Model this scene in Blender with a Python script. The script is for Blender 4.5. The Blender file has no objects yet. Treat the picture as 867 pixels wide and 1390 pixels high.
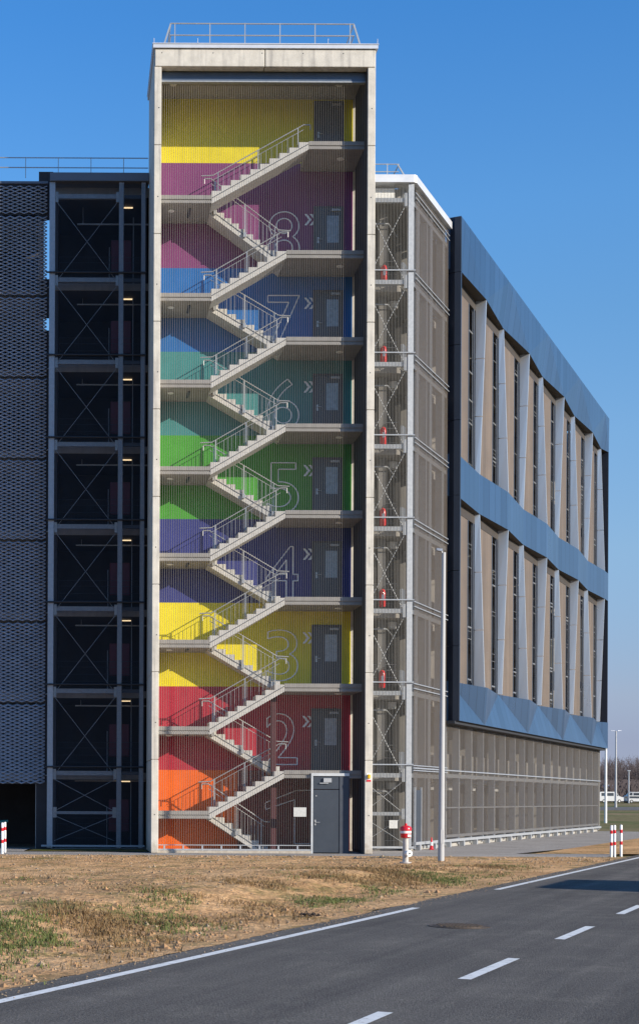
import bpy, math, random
from mathutils import Vector, Matrix, noise

R = math.radians
S = bpy.context.scene
COL = S.collection
rnd = random.Random(7)

# ------------------------------------------------------------------ helpers
class MB:
    """collects faces and links them as ONE mesh object"""
    def __init__(s, fr=None):
        s.v = []; s.f = []; s.sm = []; s.fr = fr
    def pt(s, p):
        p = Vector(p)
        if s.fr: p = s.fr(p)
        s.v.append(p); return len(s.v) - 1
    def face(s, pts, smooth=False):
        s.f.append([s.pt(p) for p in pts]); s.sm.append(smooth)
    def hexa(s, b, t):
        i = [s.pt(p) for p in b] + [s.pt(p) for p in t]
        for q in ((3,2,1,0),(4,5,6,7),(0,1,5,4),(1,2,6,5),(2,3,7,6),(3,0,4,7)):
            s.f.append([i[k] for k in q]); s.sm.append(False)
        return s
    def copyv(s, ids):
        o = len(s.v); s.v += [s.v[i].copy() for i in ids]; return list(range(o, len(s.v)))
    def box(s, x0, x1, y0, y1, z0, z1):
        return s.hexa([(x0,y0,z0),(x1,y0,z0),(x1,y1,z0),(x0,y1,z0)], [(x0,y0,z1),(x1,y0,z1),(x1,y1,z1),(x0,y1,z1)])
    def cbox(s, x0, x1, y0, y1, z0, z1, b=.012):
        """box with small chamfers on all vertical and horizontal edges"""
        xs, ys, zs = (x0,x1), (y0,y1), (z0,z1)
        V = {}
        for a in (0,1):
            for c in (0,1):
                for d in (0,1):
                    sx, sy, sz = (1,-1)[a], (1,-1)[c], (1,-1)[d]
                    V[a,c,d,0] = s.pt((xs[a], ys[c]+sy*b, zs[d]+sz*b))
                    V[a,c,d,1] = s.pt((xs[a]+sx*b, ys[c], zs[d]+sz*b))
                    V[a,c,d,2] = s.pt((xs[a]+sx*b, ys[c]+sy*b, zs[d]))
        def add(l): s.f.append(l); s.sm.append(False)
        for a in (0,1):
            add([V[a,0,0,0],V[a,1,0,0],V[a,1,1,0],V[a,0,1,0]][::(1 if a else -1)])
            add([V[0,a,0,1],V[1,a,0,1],V[1,a,1,1],V[0,a,1,1]][::(-1 if a else 1)])
            add([V[0,0,a,2],V[1,0,a,2],V[1,1,a,2],V[0,1,a,2]][::(1 if a else -1)])
        for a in (0,1):
            for c in (0,1):
                add([V[a,c,0,0],V[a,c,1,0],V[a,c,1,1],V[a,c,0,1]])
                add([V[a,0,c,0],V[a,1,c,0],V[a,1,c,2],V[a,0,c,2]])
                add([V[0,a,c,1],V[1,a,c,1],V[1,a,c,2],V[0,a,c,2]])
                for d in (0,1): add([V[a,c,d,0],V[a,c,d,1],V[a,c,d,2]])
        return s
    def ring(s, c, ax, r, n, ref=None):
        ax = Vector(ax).normalized()
        ref = Vector(ref) if ref else (Vector((0,0,1)) if abs(ax.z) < .9 else Vector((1,0,0)))
        a = ax.cross(ref).normalized(); b = ax.cross(a)
        return [s.pt(Vector(c) + a*(r*math.cos(2*math.pi*k/n)) + b*(r*math.sin(2*math.pi*k/n))) for k in range(n)]
    def tube(s, p0, p1, r0, r1=None, n=6, caps=True):
        r1 = r0 if r1 is None else r1
        p0, p1 = Vector(p0), Vector(p1); ax = p1 - p0
        A = s.ring(p0, ax, r0, n); B = s.ring(p1, ax, r1, n)
        for k in range(n):
            s.f.append([A[k], A[(k+1)%n], B[(k+1)%n], B[k]]); s.sm.append(n > 5)
        if caps:
            A2 = s.copyv(A); B2 = s.copyv(B)
            s.f.append(A2[::-1]); s.sm.append(False); s.f.append(B2); s.sm.append(False)
        return s
    def bar(s, p0, p1, w, h):
        """square bar"""
        p0, p1 = Vector(p0), Vector(p1); ax = (p1-p0).normalized()
        ref = Vector((0,0,1)) if abs(ax.z) < .95 else Vector((0,1,0))
        a = ax.cross(ref).normalized()*(w/2); b = a.cross(ax).normalized()*(h/2)
        return s.hexa([p0-a-b, p0+a-b, p0+a+b, p0-a+b], [p1-a-b, p1+a-b, p1+a+b, p1-a+b])
    def lathe(s, prof, n=20, c=(0,0)):
        rings = [[s.pt((c[0]+r*math.cos(2*math.pi*k/n), c[1]+r*math.sin(2*math.pi*k/n), z)) for k in range(n)] for r, z in prof]
        for q, (A, B) in enumerate(zip(rings, rings[1:])):
            if q:
                d0 = Vector((prof[q][0]-prof[q-1][0], prof[q][1]-prof[q-1][1])); d1 = Vector((prof[q+1][0]-prof[q][0], prof[q+1][1]-prof[q][1]))
                if d0.length > 0 and d1.length > 0 and d0.angle(d1) > .6: A = s.copyv(A)
            for k in range(n):
                s.f.append([A[k], A[(k+1)%n], B[(k+1)%n], B[k]]); s.sm.append(True)
        s.f.append(s.copyv(rings[0])[::-1]); s.sm.append(False); s.f.append(s.copyv(rings[-1])); s.sm.append(False)
        return s
    def prism(s, poly, y0, y1):
        """poly in XZ, extruded along Y"""
        A = [s.pt((x, y0, z)) for x, z in poly]; B = [s.pt((x, y1, z)) for x, z in poly]
        n = len(poly)
        s.f.append(A); s.sm.append(False); s.f.append(B[::-1]); s.sm.append(False)
        for k in range(n):
            s.f.append([A[(k+1)%n], A[k], B[k], B[(k+1)%n]]); s.sm.append(False)
        return s
    def flat(s, poly, z0, z1):
        """poly in XY, extruded along Z"""
        A = [s.pt((x, y, z0)) for x, y in poly]; B = [s.pt((x, y, z1)) for x, y in poly]
        n = len(poly)
        s.f.append(A[::-1]); s.sm.append(False); s.f.append(B); s.sm.append(False)
        for k in range(n):
            s.f.append([A[k], A[(k+1)%n], B[(k+1)%n], B[k]]); s.sm.append(False)
        return s
    def build(s, name, mat, parent=None, origin=None, label=None, kind=None):
        o0 = Vector((0,0,0))
        if parent is not None:
            r = parent
            while r.parent: r = r.parent
            o0 = r.location.copy()
        elif origin is not None:
            o0 = Vector(origin)
        me = bpy.data.meshes.new(name)
        me.from_pydata([tuple(v - o0) for v in s.v], [], s.f)
        me.polygons.foreach_set('use_smooth', s.sm)
        if isinstance(mat, str): mat = M[mat]
        me.materials.append(mat); me.update()
        ob = bpy.data.objects.new(name, me); COL.objects.link(ob)
        if parent is not None: ob.parent = parent
        elif origin is not None: ob.location = o0
        if label: ob['label'] = label
        if kind: ob['kind'] = kind
        return ob

def tag(o, label=None, cat=None, group=None, kind=None):
    if label: o['label'] = label
    if cat: o['category'] = cat
    if group: o['group'] = group
    if kind: o['kind'] = kind
    return o
def thing(name, loc, label, cat, group=None):
    o = bpy.data.objects.new(name, None); COL.objects.link(o)
    o.location = loc; o.empty_display_size = .2
    return tag(o, label, cat, group)
def copy_tree(o, parent=None):
    c = o.copy(); COL.objects.link(c); c.parent = parent
    for ch in list(o.children): copy_tree(ch, c)
    return c

# ------------------------------------------------------------------ materials
M = {}
def foot_dirt(name):
    m = M[name]; nt = m.node_tree; nd = nt.nodes; L = nt.links; bs = next(n for n in nd if n.type == 'BSDF_PRINCIPLED')
    src = bs.inputs['Base Color'].links[0].from_socket; tc = next(q for q in nd if q.type == 'TEX_COORD')
    sp = nd.new('ShaderNodeSeparateXYZ'); L.new(tc.outputs['Object'], sp.inputs[0])
    n = nd.new('ShaderNodeTexNoise'); n.inputs['Scale'].default_value = 7; n.inputs['Detail'].default_value = 6; L.new(tc.outputs['Object'], n.inputs['Vector'])
    a = nd.new('ShaderNodeMath'); a.operation = 'MULTIPLY_ADD'; a.inputs[1].default_value = 1.1; L.new(n.outputs['Fac'], a.inputs[0])
    z = nd.new('ShaderNodeMath'); z.operation = 'MULTIPLY'; z.inputs[1].default_value = -1.3; L.new(sp.outputs['Z'], z.inputs[0]); L.new(z.outputs[0], a.inputs[2])
    r = nd.new('ShaderNodeMapRange'); r.inputs['From Min'].default_value = .05; r.inputs['From Max'].default_value = .5; r.inputs['To Max'].default_value = .55; L.new(a.outputs[0], r.inputs['Value'])
    x = nd.new('ShaderNodeMix'); x.data_type = 'RGBA'; L.new(r.outputs['Result'], x.inputs['Factor']); L.new(src, x.inputs['A']); x.inputs['B'].default_value = (.27,.205,.135,1)
    L.new(x.outputs['Result'], bs.inputs['Base Color'])
def mat(name, col, rough=.6, metal=0.0, var=.12, scale=3.0, spec=.4, opacity=None, stain=0.0, bump=0.0, bscale=40, emit=None, coat=0.0, seams=None, stretch=(1,1,1)):
    m = bpy.data.materials.new(name); m.use_nodes = True
    nt = m.node_tree; nd = nt.nodes; L = nt.links
    nd.clear()
    out = nd.new('ShaderNodeOutputMaterial'); bs = nd.new('ShaderNodeBsdfPrincipled')
    bs.inputs['Roughness'].default_value = rough; bs.inputs['Metallic'].default_value = metal
    bs.inputs['Specular IOR Level'].default_value = spec
    bs.inputs['Coat Weight'].default_value = coat
    tc = nd.new('ShaderNodeTexCoord'); mp = nd.new('ShaderNodeMapping'); mp.inputs['Scale'].default_value = stretch
    L.new(tc.outputs['Object'], mp.inputs['Vector'])
    nz = nd.new('ShaderNodeTexNoise'); nz.inputs['Scale'].default_value = scale; nz.inputs['Detail'].default_value = 6
    nz.inputs['Roughness'].default_value = .65
    L.new(mp.outputs['Vector'], nz.inputs['Vector'])
    rp = nd.new('ShaderNodeValToRGB')
    rp.color_ramp.elements[0].position = .28; rp.color_ramp.elements[1].position = .72
    rp.color_ramp.elements[0].color = (*[c*(1-var) for c in col], 1); rp.color_ramp.elements[1].color = (*[min(1, c*(1+var)) for c in col], 1)
    L.new(nz.outputs['Fac'], rp.inputs['Fac']); colout = rp.outputs['Color']
    if stain:
        mp2 = nd.new('ShaderNodeMapping'); mp2.inputs['Scale'].default_value = (5, 5, .35); L.new(tc.outputs['Object'], mp2.inputs['Vector'])
        n2 = nd.new('ShaderNodeTexNoise'); n2.inputs['Scale'].default_value = 1.4; n2.inputs['Detail'].default_value = 5; L.new(mp2.outputs['Vector'], n2.inputs['Vector'])
        r2 = nd.new('ShaderNodeValToRGB'); r2.color_ramp.elements[0].position = .5; r2.color_ramp.elements[1].position = .75
        r2.color_ramp.elements[0].color = (1,1,1,1); r2.color_ramp.elements[1].color = (1-stain, 1-stain, 1-stain*.95, 1)
        L.new(n2.outputs['Fac'], r2.inputs['Fac'])
        mx = nd.new('ShaderNodeMix'); mx.data_type = 'RGBA'; mx.blend_type = 'MULTIPLY'; mx.inputs['Factor'].default_value = 1
        L.new(colout, mx.inputs['A']); L.new(r2.outputs['Color'], mx.inputs['B']); colout = mx.outputs['Result']
    if seams:   # panel joints every `pitch` metres along a horizontal direction
        (dx, dy), pitch, wid = seams
        vd = nd.new('ShaderNodeVectorMath'); vd.operation = 'DOT_PRODUCT'; vd.inputs[1].default_value = (dx/pitch, dy/pitch, 0)
        L.new(tc.outputs['Object'], vd.inputs[0])
        fr = nd.new('ShaderNodeMath'); fr.operation = 'FRACT'; L.new(vd.outputs['Value'], fr.inputs[0])
        lt = nd.new('ShaderNodeMath'); lt.operation = 'LESS_THAN'; lt.inputs[1].default_value = wid/pitch; L.new(fr.outputs[0], lt.inputs[0])
        fl = nd.new('ShaderNodeMath'); fl.operation = 'FLOOR'; L.new(vd.outputs['Value'], fl.inputs[0])
        wn = nd.new('ShaderNodeTexWhiteNoise'); wn.noise_dimensions = '1D'; L.new(fl.outputs[0], wn.inputs['W'])
        mr = nd.new('ShaderNodeMapRange'); mr.inputs['To Min'].default_value = .86; mr.inputs['To Max'].default_value = 1.12; L.new(wn.outputs['Value'], mr.inputs['Value'])
        mv = nd.new('ShaderNodeVectorMath'); mv.operation = 'SCALE'; L.new(colout, mv.inputs[0]); L.new(mr.outputs['Result'], mv.inputs['Scale'])
        mx = nd.new('ShaderNodeMix'); mx.data_type = 'RGBA'; L.new(lt.outputs[0], mx.inputs['Factor'])
        L.new(mv.outputs[0], mx.inputs['A']); mx.inputs['B'].default_value = (*[c*.25 for c in col], 1); colout = mx.outputs['Result']
    L.new(colout, bs.inputs['Base Color'])
    rr = nd.new('ShaderNodeMapRange'); rr.inputs['To Min'].default_value = max(.05, rough-.1); rr.inputs['To Max'].default_value = min(1, rough+.1)
    L.new(nz.outputs['Fac'], rr.inputs['Value']); L.new(rr.outputs['Result'], bs.inputs['Roughness'])
    if bump:
        nb = nd.new('ShaderNodeTexNoise'); nb.inputs['Scale'].default_value = bscale; nb.inputs['Detail'].default_value = 5; L.new(tc.outputs['Object'], nb.inputs['Vector'])
        bp = nd.new('ShaderNodeBump'); bp.inputs['Strength'].default_value = bump; bp.inputs['Distance'].default_value = .02
        L.new(nb.outputs['Fac'], bp.inputs['Height']); L.new(bp.outputs['Normal'], bs.inputs['Normal'])
    if emit:
        bs.inputs['Emission Color'].default_value = (*emit[0], 1); bs.inputs['Emission Strength'].default_value = emit[1]
    sh = bs.outputs['BSDF']
    if opacity is not None:
        tr = nd.new('ShaderNodeBsdfTransparent'); mxs = nd.new('ShaderNodeMixShader'); mxs.inputs['Fac'].default_value = opacity
        L.new(tr.outputs[0], mxs.inputs[1]); L.new(sh, mxs.inputs[2]); sh = mxs.outputs[0]
    L.new(sh, out.inputs['Surface'])
    M[name] = m; return m

PHI = math.atan(.526)
U = Vector((math.sin(PHI), math.cos(PHI), 0)); N = Vector((math.cos(PHI), -math.sin(PHI), 0))

mat('concrete', (.55,.52,.46), .8, var=.17, scale=2.2, stain=.36, bump=.25, bscale=30)
foot_dirt('concrete')
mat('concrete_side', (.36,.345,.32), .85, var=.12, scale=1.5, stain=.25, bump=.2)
mat('column_grey', (.15,.145,.14), .8, var=.12)
mat('lining', (.075,.072,.072), .7, var=.12)  # dark grey that puts shade into interior surfaces
mat('concrete_slab', (.29,.275,.255), .85, var=.12, scale=1.8, stain=.15)
mat('step_concrete', (.52,.50,.46), .8, var=.1, scale=4, stain=.1)
mat('cap_metal', (.62,.63,.65), .4, metal=.3, var=.05)
mat('cap_dark', (.13,.14,.17), .5, metal=.2, var=.06)
mat('roller_case', (.10,.135,.19), .4, metal=.3, var=.08)
mat('galvanised', (.39,.405,.42), .45, metal=.3, var=.12, scale=9)
mat('pole_paint', (.40,.405,.41), .5, metal=.0, var=.06)
mat('wire_grey', (.17,.168,.16), .55, metal=.2)
mat('galv_dull', (.33,.355,.39), .55, metal=.3, var=.14, scale=9)
mat('rod_steel', (.26,.25,.24), .5, metal=.35, var=.05)
mat('rail_steel', (.42,.42,.41), .42, metal=.5, var=.05)
mat('dark_steel', (.055,.065,.085), .5, metal=.2, var=.1)
mat('steel_tie', (.03,.032,.038), .6, var=.1)
mat('door_grey', (.040,.050,.066), .42, var=.08, coat=.15)
mat('door_frame_light', (.55,.57,.58), .45, metal=.3)
mat('wired_glass', (.20,.23,.26), .15, var=.3, scale=6, spec=.8)
mat('white_paint', (.78,.78,.76), .45, var=.05)
mat('number_paint', (.80,.80,.80), .5, var=.05)
mat('sign_white', (.50,.50,.48), .5, var=.12, scale=14)
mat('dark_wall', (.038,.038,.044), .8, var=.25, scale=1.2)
mat('dark_red', (.12,.020,.036), .5, var=.15)
mat('burgundy_column', (.060,.014,.018), .6, var=.1)
mat('lamp_glow', (.9,.8,.6), .5, emit=((1.0,.74,.42), 1.0))
mat('extinguisher_red', (.62,.018,.022), .3, coat=.4, var=.06)
mat('black_rubber', (.02,.02,.02), .6)
mat('expanded_metal', (.36,.41,.50), .42, metal=.35, var=.16, scale=2)
mat('blue_panel', (.060,.117,.212), .30, metal=.55, var=.0, scale=.15, spec=.6, seams=((U.x, U.y), .83, .034))
mat('end_panel', (.022,.028,.042), .4, metal=.2, var=.1, scale=1)
mat('fin_silver', (.68,.69,.70), .30, metal=.70, var=.02, scale=.3)
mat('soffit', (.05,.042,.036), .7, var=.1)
mat('beige_mesh', (.168,.132,.104), .6, var=.10, scale=.9, opacity=.86, seams=((U.x, U.y), .415, .012))
mat('slat_screen', (.110,.092,.076), .6, var=.08, scale=1.0, opacity=.38)
mat('base_screen', (.112,.098,.086), .6, var=.08, scale=.8, opacity=.30)
mat('road_paint', (.70,.70,.67), .7, var=.12, scale=6)
def worn_paint():
    m = M['road_paint']; nt = m.node_tree; nd = nt.nodes; L = nt.links; bs = next(n for n in nd if n.type == 'BSDF_PRINCIPLED')
    src = bs.inputs['Base Color'].links[0].from_socket
    n = nd.new('ShaderNodeTexNoise'); n.inputs['Scale'].default_value = 9; n.inputs['Detail'].default_value = 8; n.inputs['Roughness'].default_value = .75
    tc = next(q for q in nd if q.type == 'TEX_COORD'); L.new(tc.outputs['Object'], n.inputs['Vector'])
    r = nd.new('ShaderNodeMapRange'); r.inputs['From Min'].default_value = .55; r.inputs['From Max'].default_value = .68; L.new(n.outputs['Fac'], r.inputs['Value'])
    x = nd.new('ShaderNodeMix'); x.data_type = 'RGBA'; L.new(r.outputs['Result'], x.inputs['Factor']); L.new(src, x.inputs['A']); x.inputs['B'].default_value = (.19,.18,.165,1)
    L.new(x.outputs['Result'], bs.inputs['Base Color'])
worn_paint()
mat('cast_iron', (.10,.075,.055), .6, metal=.3, var=.3, scale=20)
mat('red_paint', (.60,.012,.022), .3, coat=.4, var=.05)
mat('hydrant_grey', (.46,.44,.42), .45, metal=.2, var=.1)
mat('yellow_plastic', (.72,.42,.01), .4)
mat('teal_paint', (.02,.17,.15), .45)
mat('stone', (.33,.245,.16), .9, var=.25, scale=8)
mat('soil', (.34,.20,.10), .95, var=.35, scale=2)
mat('clod', (.05,.035,.025), .95)
mat('dry_grass', (.21,.135,.06), .8, var=.35, scale=1.5)
mat('green_grass', (.105,.125,.035), .8, var=.35, scale=1.5)
mat('bare_wood', (.085,.068,.070), .9, var=.25, scale=.2)
mat('car_white', (.50,.51,.52), .3, coat=.5, var=.02)
mat('car_blue', (.03,.10,.38), .35, coat=.4, var=.05)
mat('car_dark', (.03,.035,.04), .3, coat=.5)
mat('car_glass', (.03,.04,.05), .1, spec=.8)
mat('tyre', (.02,.02,.02), .8)
mat('headlamp', (.7,.72,.75), .15, spec=.8)

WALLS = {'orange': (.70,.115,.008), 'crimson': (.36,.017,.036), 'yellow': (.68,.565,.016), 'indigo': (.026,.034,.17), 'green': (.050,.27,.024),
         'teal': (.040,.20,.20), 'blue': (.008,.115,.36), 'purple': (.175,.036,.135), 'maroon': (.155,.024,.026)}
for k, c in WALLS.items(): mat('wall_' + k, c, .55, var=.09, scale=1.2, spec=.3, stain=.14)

def ground_mat(name, cols, scales, bump=.6, streak=None):
    """cols: three colours mixed by two noises, plus fine grain"""
    m = bpy.data.materials.new(name); m.use_nodes = True; nt = m.node_tree; nd = nt.nodes; L = nt.links
    bs = nd['Principled BSDF']; bs.inputs['Roughness'].default_value = .95; bs.inputs['Specular IOR Level'].default_value = .1
    tc = nd.new('ShaderNodeTexCoord')
    def nz(sc, det=6, rough=.6, stretch=(1,1,1)):
        mp = nd.new('ShaderNodeMapping'); mp.inputs['Scale'].default_value = stretch; L.new(tc.outputs['Object'], mp.inputs['Vector'])
        n = nd.new('ShaderNodeTexNoise'); n.inputs['Scale'].default_value = sc; n.inputs['Detail'].default_value = det; n.inputs['Roughness'].default_value = rough
        L.new(mp.outputs['Vector'], n.inputs['Vector']); return n.outputs['Fac']
    def ramp(f, a, b):
        r = nd.new('ShaderNodeMapRange'); r.inputs['From Min'].default_value = a; r.inputs['From Max'].default_value = b; L.new(f, r.inputs['Value']); return r.outputs['Result']
    def mix(f, a, b, bt='MIX'):
        x = nd.new('ShaderNodeMix'); x.data_type = 'RGBA'; x.blend_type = bt
        if hasattr(f, 'links'): L.new(f, x.inputs['Factor'])
        else: x.inputs['Factor'].default_value = f
        for s_, v in (('A', a), ('B', b)):
            if isinstance(v, tuple): x.inputs[s_].default_value = (*v, 1)
            else: L.new(v, x.inputs[s_])
        return x.outputs['Result']
    c = mix(ramp(nz(scales[0]), .38, .62), cols[0], cols[1])
    c = mix(ramp(nz(scales[1], 8, .7), .50, .64), c, cols[2])
    g = nz(scales[2], 4, .7)
    r = nd.new('ShaderNodeValToRGB'); r.color_ramp.elements[0].position = .3; r.color_ramp.elements[1].position = .7
    r.color_ramp.elements[0].color = (.45,.42,.40,1); r.color_ramp.elements[1].color = (1.28,1.28,1.28,1); L.new(g, r.inputs['Fac'])
    c = mix(1.0, c, r.outputs['Color'], 'MULTIPLY')
    if streak:      # long wear marks left by wheels, running along the road
        vd = nd.new('ShaderNodeVectorMath'); vd.operation = 'DOT_PRODUCT'; vd.inputs[1].default_value = (streak[0], streak[1], 0); L.new(tc.outputs['Object'], vd.inputs[0])
        va = nd.new('ShaderNodeVectorMath'); va.operation = 'DOT_PRODUCT'; va.inputs[1].default_value = (-streak[1]*.03, streak[0]*.03, 0); L.new(tc.outputs['Object'], va.inputs[0])
        cx_ = nd.new('ShaderNodeCombineXYZ'); L.new(vd.outputs['Value'], cx_.inputs[0]); L.new(va.outputs['Value'], cx_.inputs[1])
        ns = nd.new('ShaderNodeTexNoise'); ns.inputs['Scale'].default_value = 1.5; ns.inputs['Detail'].default_value = 7; ns.inputs['Roughness'].default_value = .7; L.new(cx_.outputs[0], ns.inputs['Vector'])
        rs = nd.new('ShaderNodeValToRGB'); rs.color_ramp.elements[0].position = .35; rs.color_ramp.elements[1].position = .65
        rs.color_ramp.elements[0].color = (.78,.78,.79,1); rs.color_ramp.elements[1].color = (1.16,1.15,1.13,1); L.new(ns.outputs['Fac'], rs.inputs['Fac'])
        c = mix(1.0, c, rs.outputs['Color'], 'MULTIPLY')
    L.new(c, bs.inputs['Base Color'])
    bp = nd.new('ShaderNodeBump'); bp.inputs['Strength'].default_value = bump; bp.inputs['Distance'].default_value = .05
    L.new(g, bp.inputs['Height']); L.new(bp.outputs['Normal'], bs.inputs['Normal'])
    M[name] = m
ground_mat('dirt', [(.74,.455,.225), (.52,.305,.145), (.27,.205,.08)], (.5, .7, 9), 1.0)
ground_mat('asphalt', [(.158,.150,.139), (.132,.126,.118), (.180,.170,.155)], (.25, .9, 45), .6, streak=(N.x, N.y))
ground_mat('asphalt_old', [(.19,.18,.165), (.165,.155,.14), (.22,.20,.17)], (.6, 1.5, 30), .3)
ground_mat('field', [(.30,.22,.115), (.17,.155,.055), (.10,.14,.035)], (.03, .06, 2.0), .3)
ground_mat('shade_lawn', [(.22,.16,.075), (.15,.14,.04), (.10,.13,.03)], (.8, 1.4, 12), .8)
ground_mat('paving', [(.40,.375,.34), (.345,.325,.30), (.31,.29,.265)], (.5, .7, 14), .25)

# ------------------------------------------------------------------ camera, world, sun
cam_d = bpy.data.cameras.new('camera'); cam = bpy.data.objects.new('camera', cam_d); COL.objects.link(cam)
CAM_H = 1.78
cam.matrix_world = Matrix.Translation((0,0,CAM_H)) @ Matrix.Rotation(R(90),4,'X') @ Matrix.Rotation(.0045,4,'Z')
cam_d.sensor_fit = 'VERTICAL'; cam_d.sensor_height = 36; cam_d.sensor_width = 36; cam_d.lens = 2100/1390*36
cam_d.shift_x = (433.5-100)/1390; cam_d.shift_y = (1083-695)/1390
cam_d.clip_end = 6000; cam_d.clip_start = .1
S.camera = cam

AZ, EL = math.atan(1.35), R(20)
sund = Vector((math.sin(AZ)*math.cos(EL), -math.cos(AZ)*math.cos(EL), math.sin(EL)))
w = bpy.data.worlds.new('World'); S.world = w; w.use_nodes = True
nt = w.node_tree; bg = nt.nodes['Background']; sky = nt.nodes.new('ShaderNodeTexSky')
sky.sky_type = 'NISHITA'; sky.sun_disc = False; sky.sun_elevation = EL
sky.sun_rotation = math.atan2(sund.x, sund.y)
sky.air_density = 1.0; sky.dust_density = .05; sky.ozone_density = 6.0; sky.altitude = 200
# clear winter sky: deeper blue overhead, a dull lavender band of air near the horizon
tcw = nt.nodes.new('ShaderNodeTexCoord'); sx = nt.nodes.new('ShaderNodeSeparateXYZ'); nt.links.new(tcw.outputs['Generated'], sx.inputs[0])
cr = nt.nodes.new('ShaderNodeValToRGB'); nt.links.new(sx.outputs['Z'], cr.inputs['Fac'])
SKY = [(.0,(.34,.36,.58)),(.037,(.44,.365,.49)),(.063,(.60,.455,.50)),(.152,(.85,.71,.635)),(.22,(.86,.815,.74)),(.288,(.76,.86,.82)),(.35,(.70,.92,.935)),(.451,(.48,.86,1.0)),(1.0,(.42,.80,1.0))]
while len(cr.color_ramp.elements) < len(SKY): cr.color_ramp.elements.new(.5)
for e, (p, c) in zip(cr.color_ramp.elements, SKY): e.position = p; e.color = (*c, 1)
mxw = nt.nodes.new('ShaderNodeMix'); mxw.data_type = 'RGBA'; mxw.blend_type = 'MULTIPLY'; mxw.inputs['Factor'].default_value = 1
nt.links.new(sky.outputs[0], mxw.inputs['A']); nt.links.new(cr.outputs['Color'], mxw.inputs['B'])
nt.links.new(mxw.outputs['Result'], bg.inputs['Color']); bg.inputs['Strength'].default_value = .15
sl = bpy.data.lights.new('sun', 'SUN'); sl.energy = 4.4; sl.angle = R(.5); sl.color = (1.0,.90,.75)
so = bpy.data.objects.new('sun', sl); COL.objects.link(so); so.rotation_euler = sund.to_track_quat('Z','Y').to_euler(); so.location = (30,-10,60)
S.view_settings.view_transform = 'Standard'; S.view_settings.look = 'None'; S.view_settings.gamma = 1; S.view_settings.exposure = .62
S.cycles.transparent_max_bounces = 24; S.cycles.max_bounces = 8

# ------------------------------------------------------------------ ground
def gz(y): return max(0.0, y-105)*.0062 if y < 400 else 295*.0062
m = MB()
ys = [-40,-10,5,20,40,48,60,80,105,130,160,200,250,320,400,700,1500,4500]
xs = [-4500,-800,-200,-60,-20,0,20,40,80,160,300,900,4500]
for y0, y1 in zip(ys, ys[1:]):
    for x0, x1 in zip(xs, xs[1:]):
        m.face([(x0,y0,gz(y0)-.06),(x1,y0,gz(y0)-.06),(x1,y1,gz(y1)-.06),(x0,y1,gz(y1)-.06)])
tag(m.build('ground', 'field'), kind='structure')

LX, LY = 1.51, 17.53                                   # a point of the white edge line; the road runs along U
def rd(s, q, z=0.0): return Vector((LX, LY, 0)) + U*s + N*q + Vector((0,0,z))
m = MB()
m.face([rd(-60,-.34,.004), rd(-60,6.9,.004), rd(75,6.9,.004), rd(75,-.34,.004)])
tag(m.build('road', 'asphalt'), kind='structure')
m = MB()
m.face([rd(-60,-.40,.001), rd(-60,-.2,.001), rd(75,-.2,.001), rd(75,-.40,.001)])
tag(m.build('road_shoulder', 'asphalt_old'), kind='structure')
def stripe(name, segs, q, wd):
    m = MB()
    for a, b in segs: m.face([rd(a,q-wd/2,.008), rd(a,q+wd/2,.008), rd(b,q+wd/2,.008), rd(b,q-wd/2,.008)])
    tag(m.build(name, 'road_paint'), kind='structure')
stripe('road_edge_line', [(-30, 8.8), (14.7, 75)], 0, .13)
s0 = (Vector((6.19,19.7,0)) - Vector((LX,LY,0))).dot(U)
stripe('road_centre_line', [(s0+5*k, s0+5*k+2.3) for k in range(-6, 14)], 3.13, .13)
stripe('road_far_line', [(-30, 75)], 6.6, .13)

m = MB(); m.face([rd(13.7,-.3,.0075), rd(13.74,-.3,.0075), rd(14.94,3.0,.0075), rd(14.9,3.0,.0075)])
tag(m.build('dark_road_strip', 'steel_tie'), kind='structure')  # thin dark strip across the near lane
# dirt verge between the road and the front path: bumpy sheet
def verge_h(x, y, t):
    n1 = noise.noise(Vector((x*.22, y*.22, 0))); n2 = noise.noise(Vector((x*.9, y*.9, 3))); n3 = noise.noise(Vector((x*3.1, y*3.1, 7)))
    d = edge_x(y)-x
    bank = (.26/(1+math.exp(-(d-2.9)*2.6))*max(0,min(1,1.5-d/9)) - .03)*max(0,min(1,(41-y)/8))
    return (.05*n1 + .035*n2 + .028*n3 + .014*noise.noise(Vector((x*7.3, y*5.5, 1))) + bank)*min(1, (1-t)*14)*min(1, (48.2-y)/2.0+.05) + .005
def edge_x(y): return LX + (y-LY)*.526 - .38/math.cos(PHI) + .10*noise.noise(Vector((y*.7,5,0))) + .09*noise.noise(Vector((y*2.7,9,0))) + .05*noise.noise(Vector((y*8.1,3,0)))
m = MB(); NJ, NI = 300, 260
XL = -16
idx = []
for j in range(NJ+1):
    y = 8 + (48.25-8)*(j/NJ)
    row = []
    for i in range(NI+1):
        t = 1-(1-i/NI)**1.35
        x = XL + (edge_x(y)-XL)*t
        row.append(m.pt((x, y, verge_h(x, y, t))))
    idx.append(row)
for j in range(NJ):
    for i in range(NI):
        m.f.append([idx[j][i], idx[j][i+1], idx[j+1][i+1], idx[j+1][i]]); m.sm.append(True)
tag(m.build('dirt_verge', 'dirt'), kind='structure')

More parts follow.
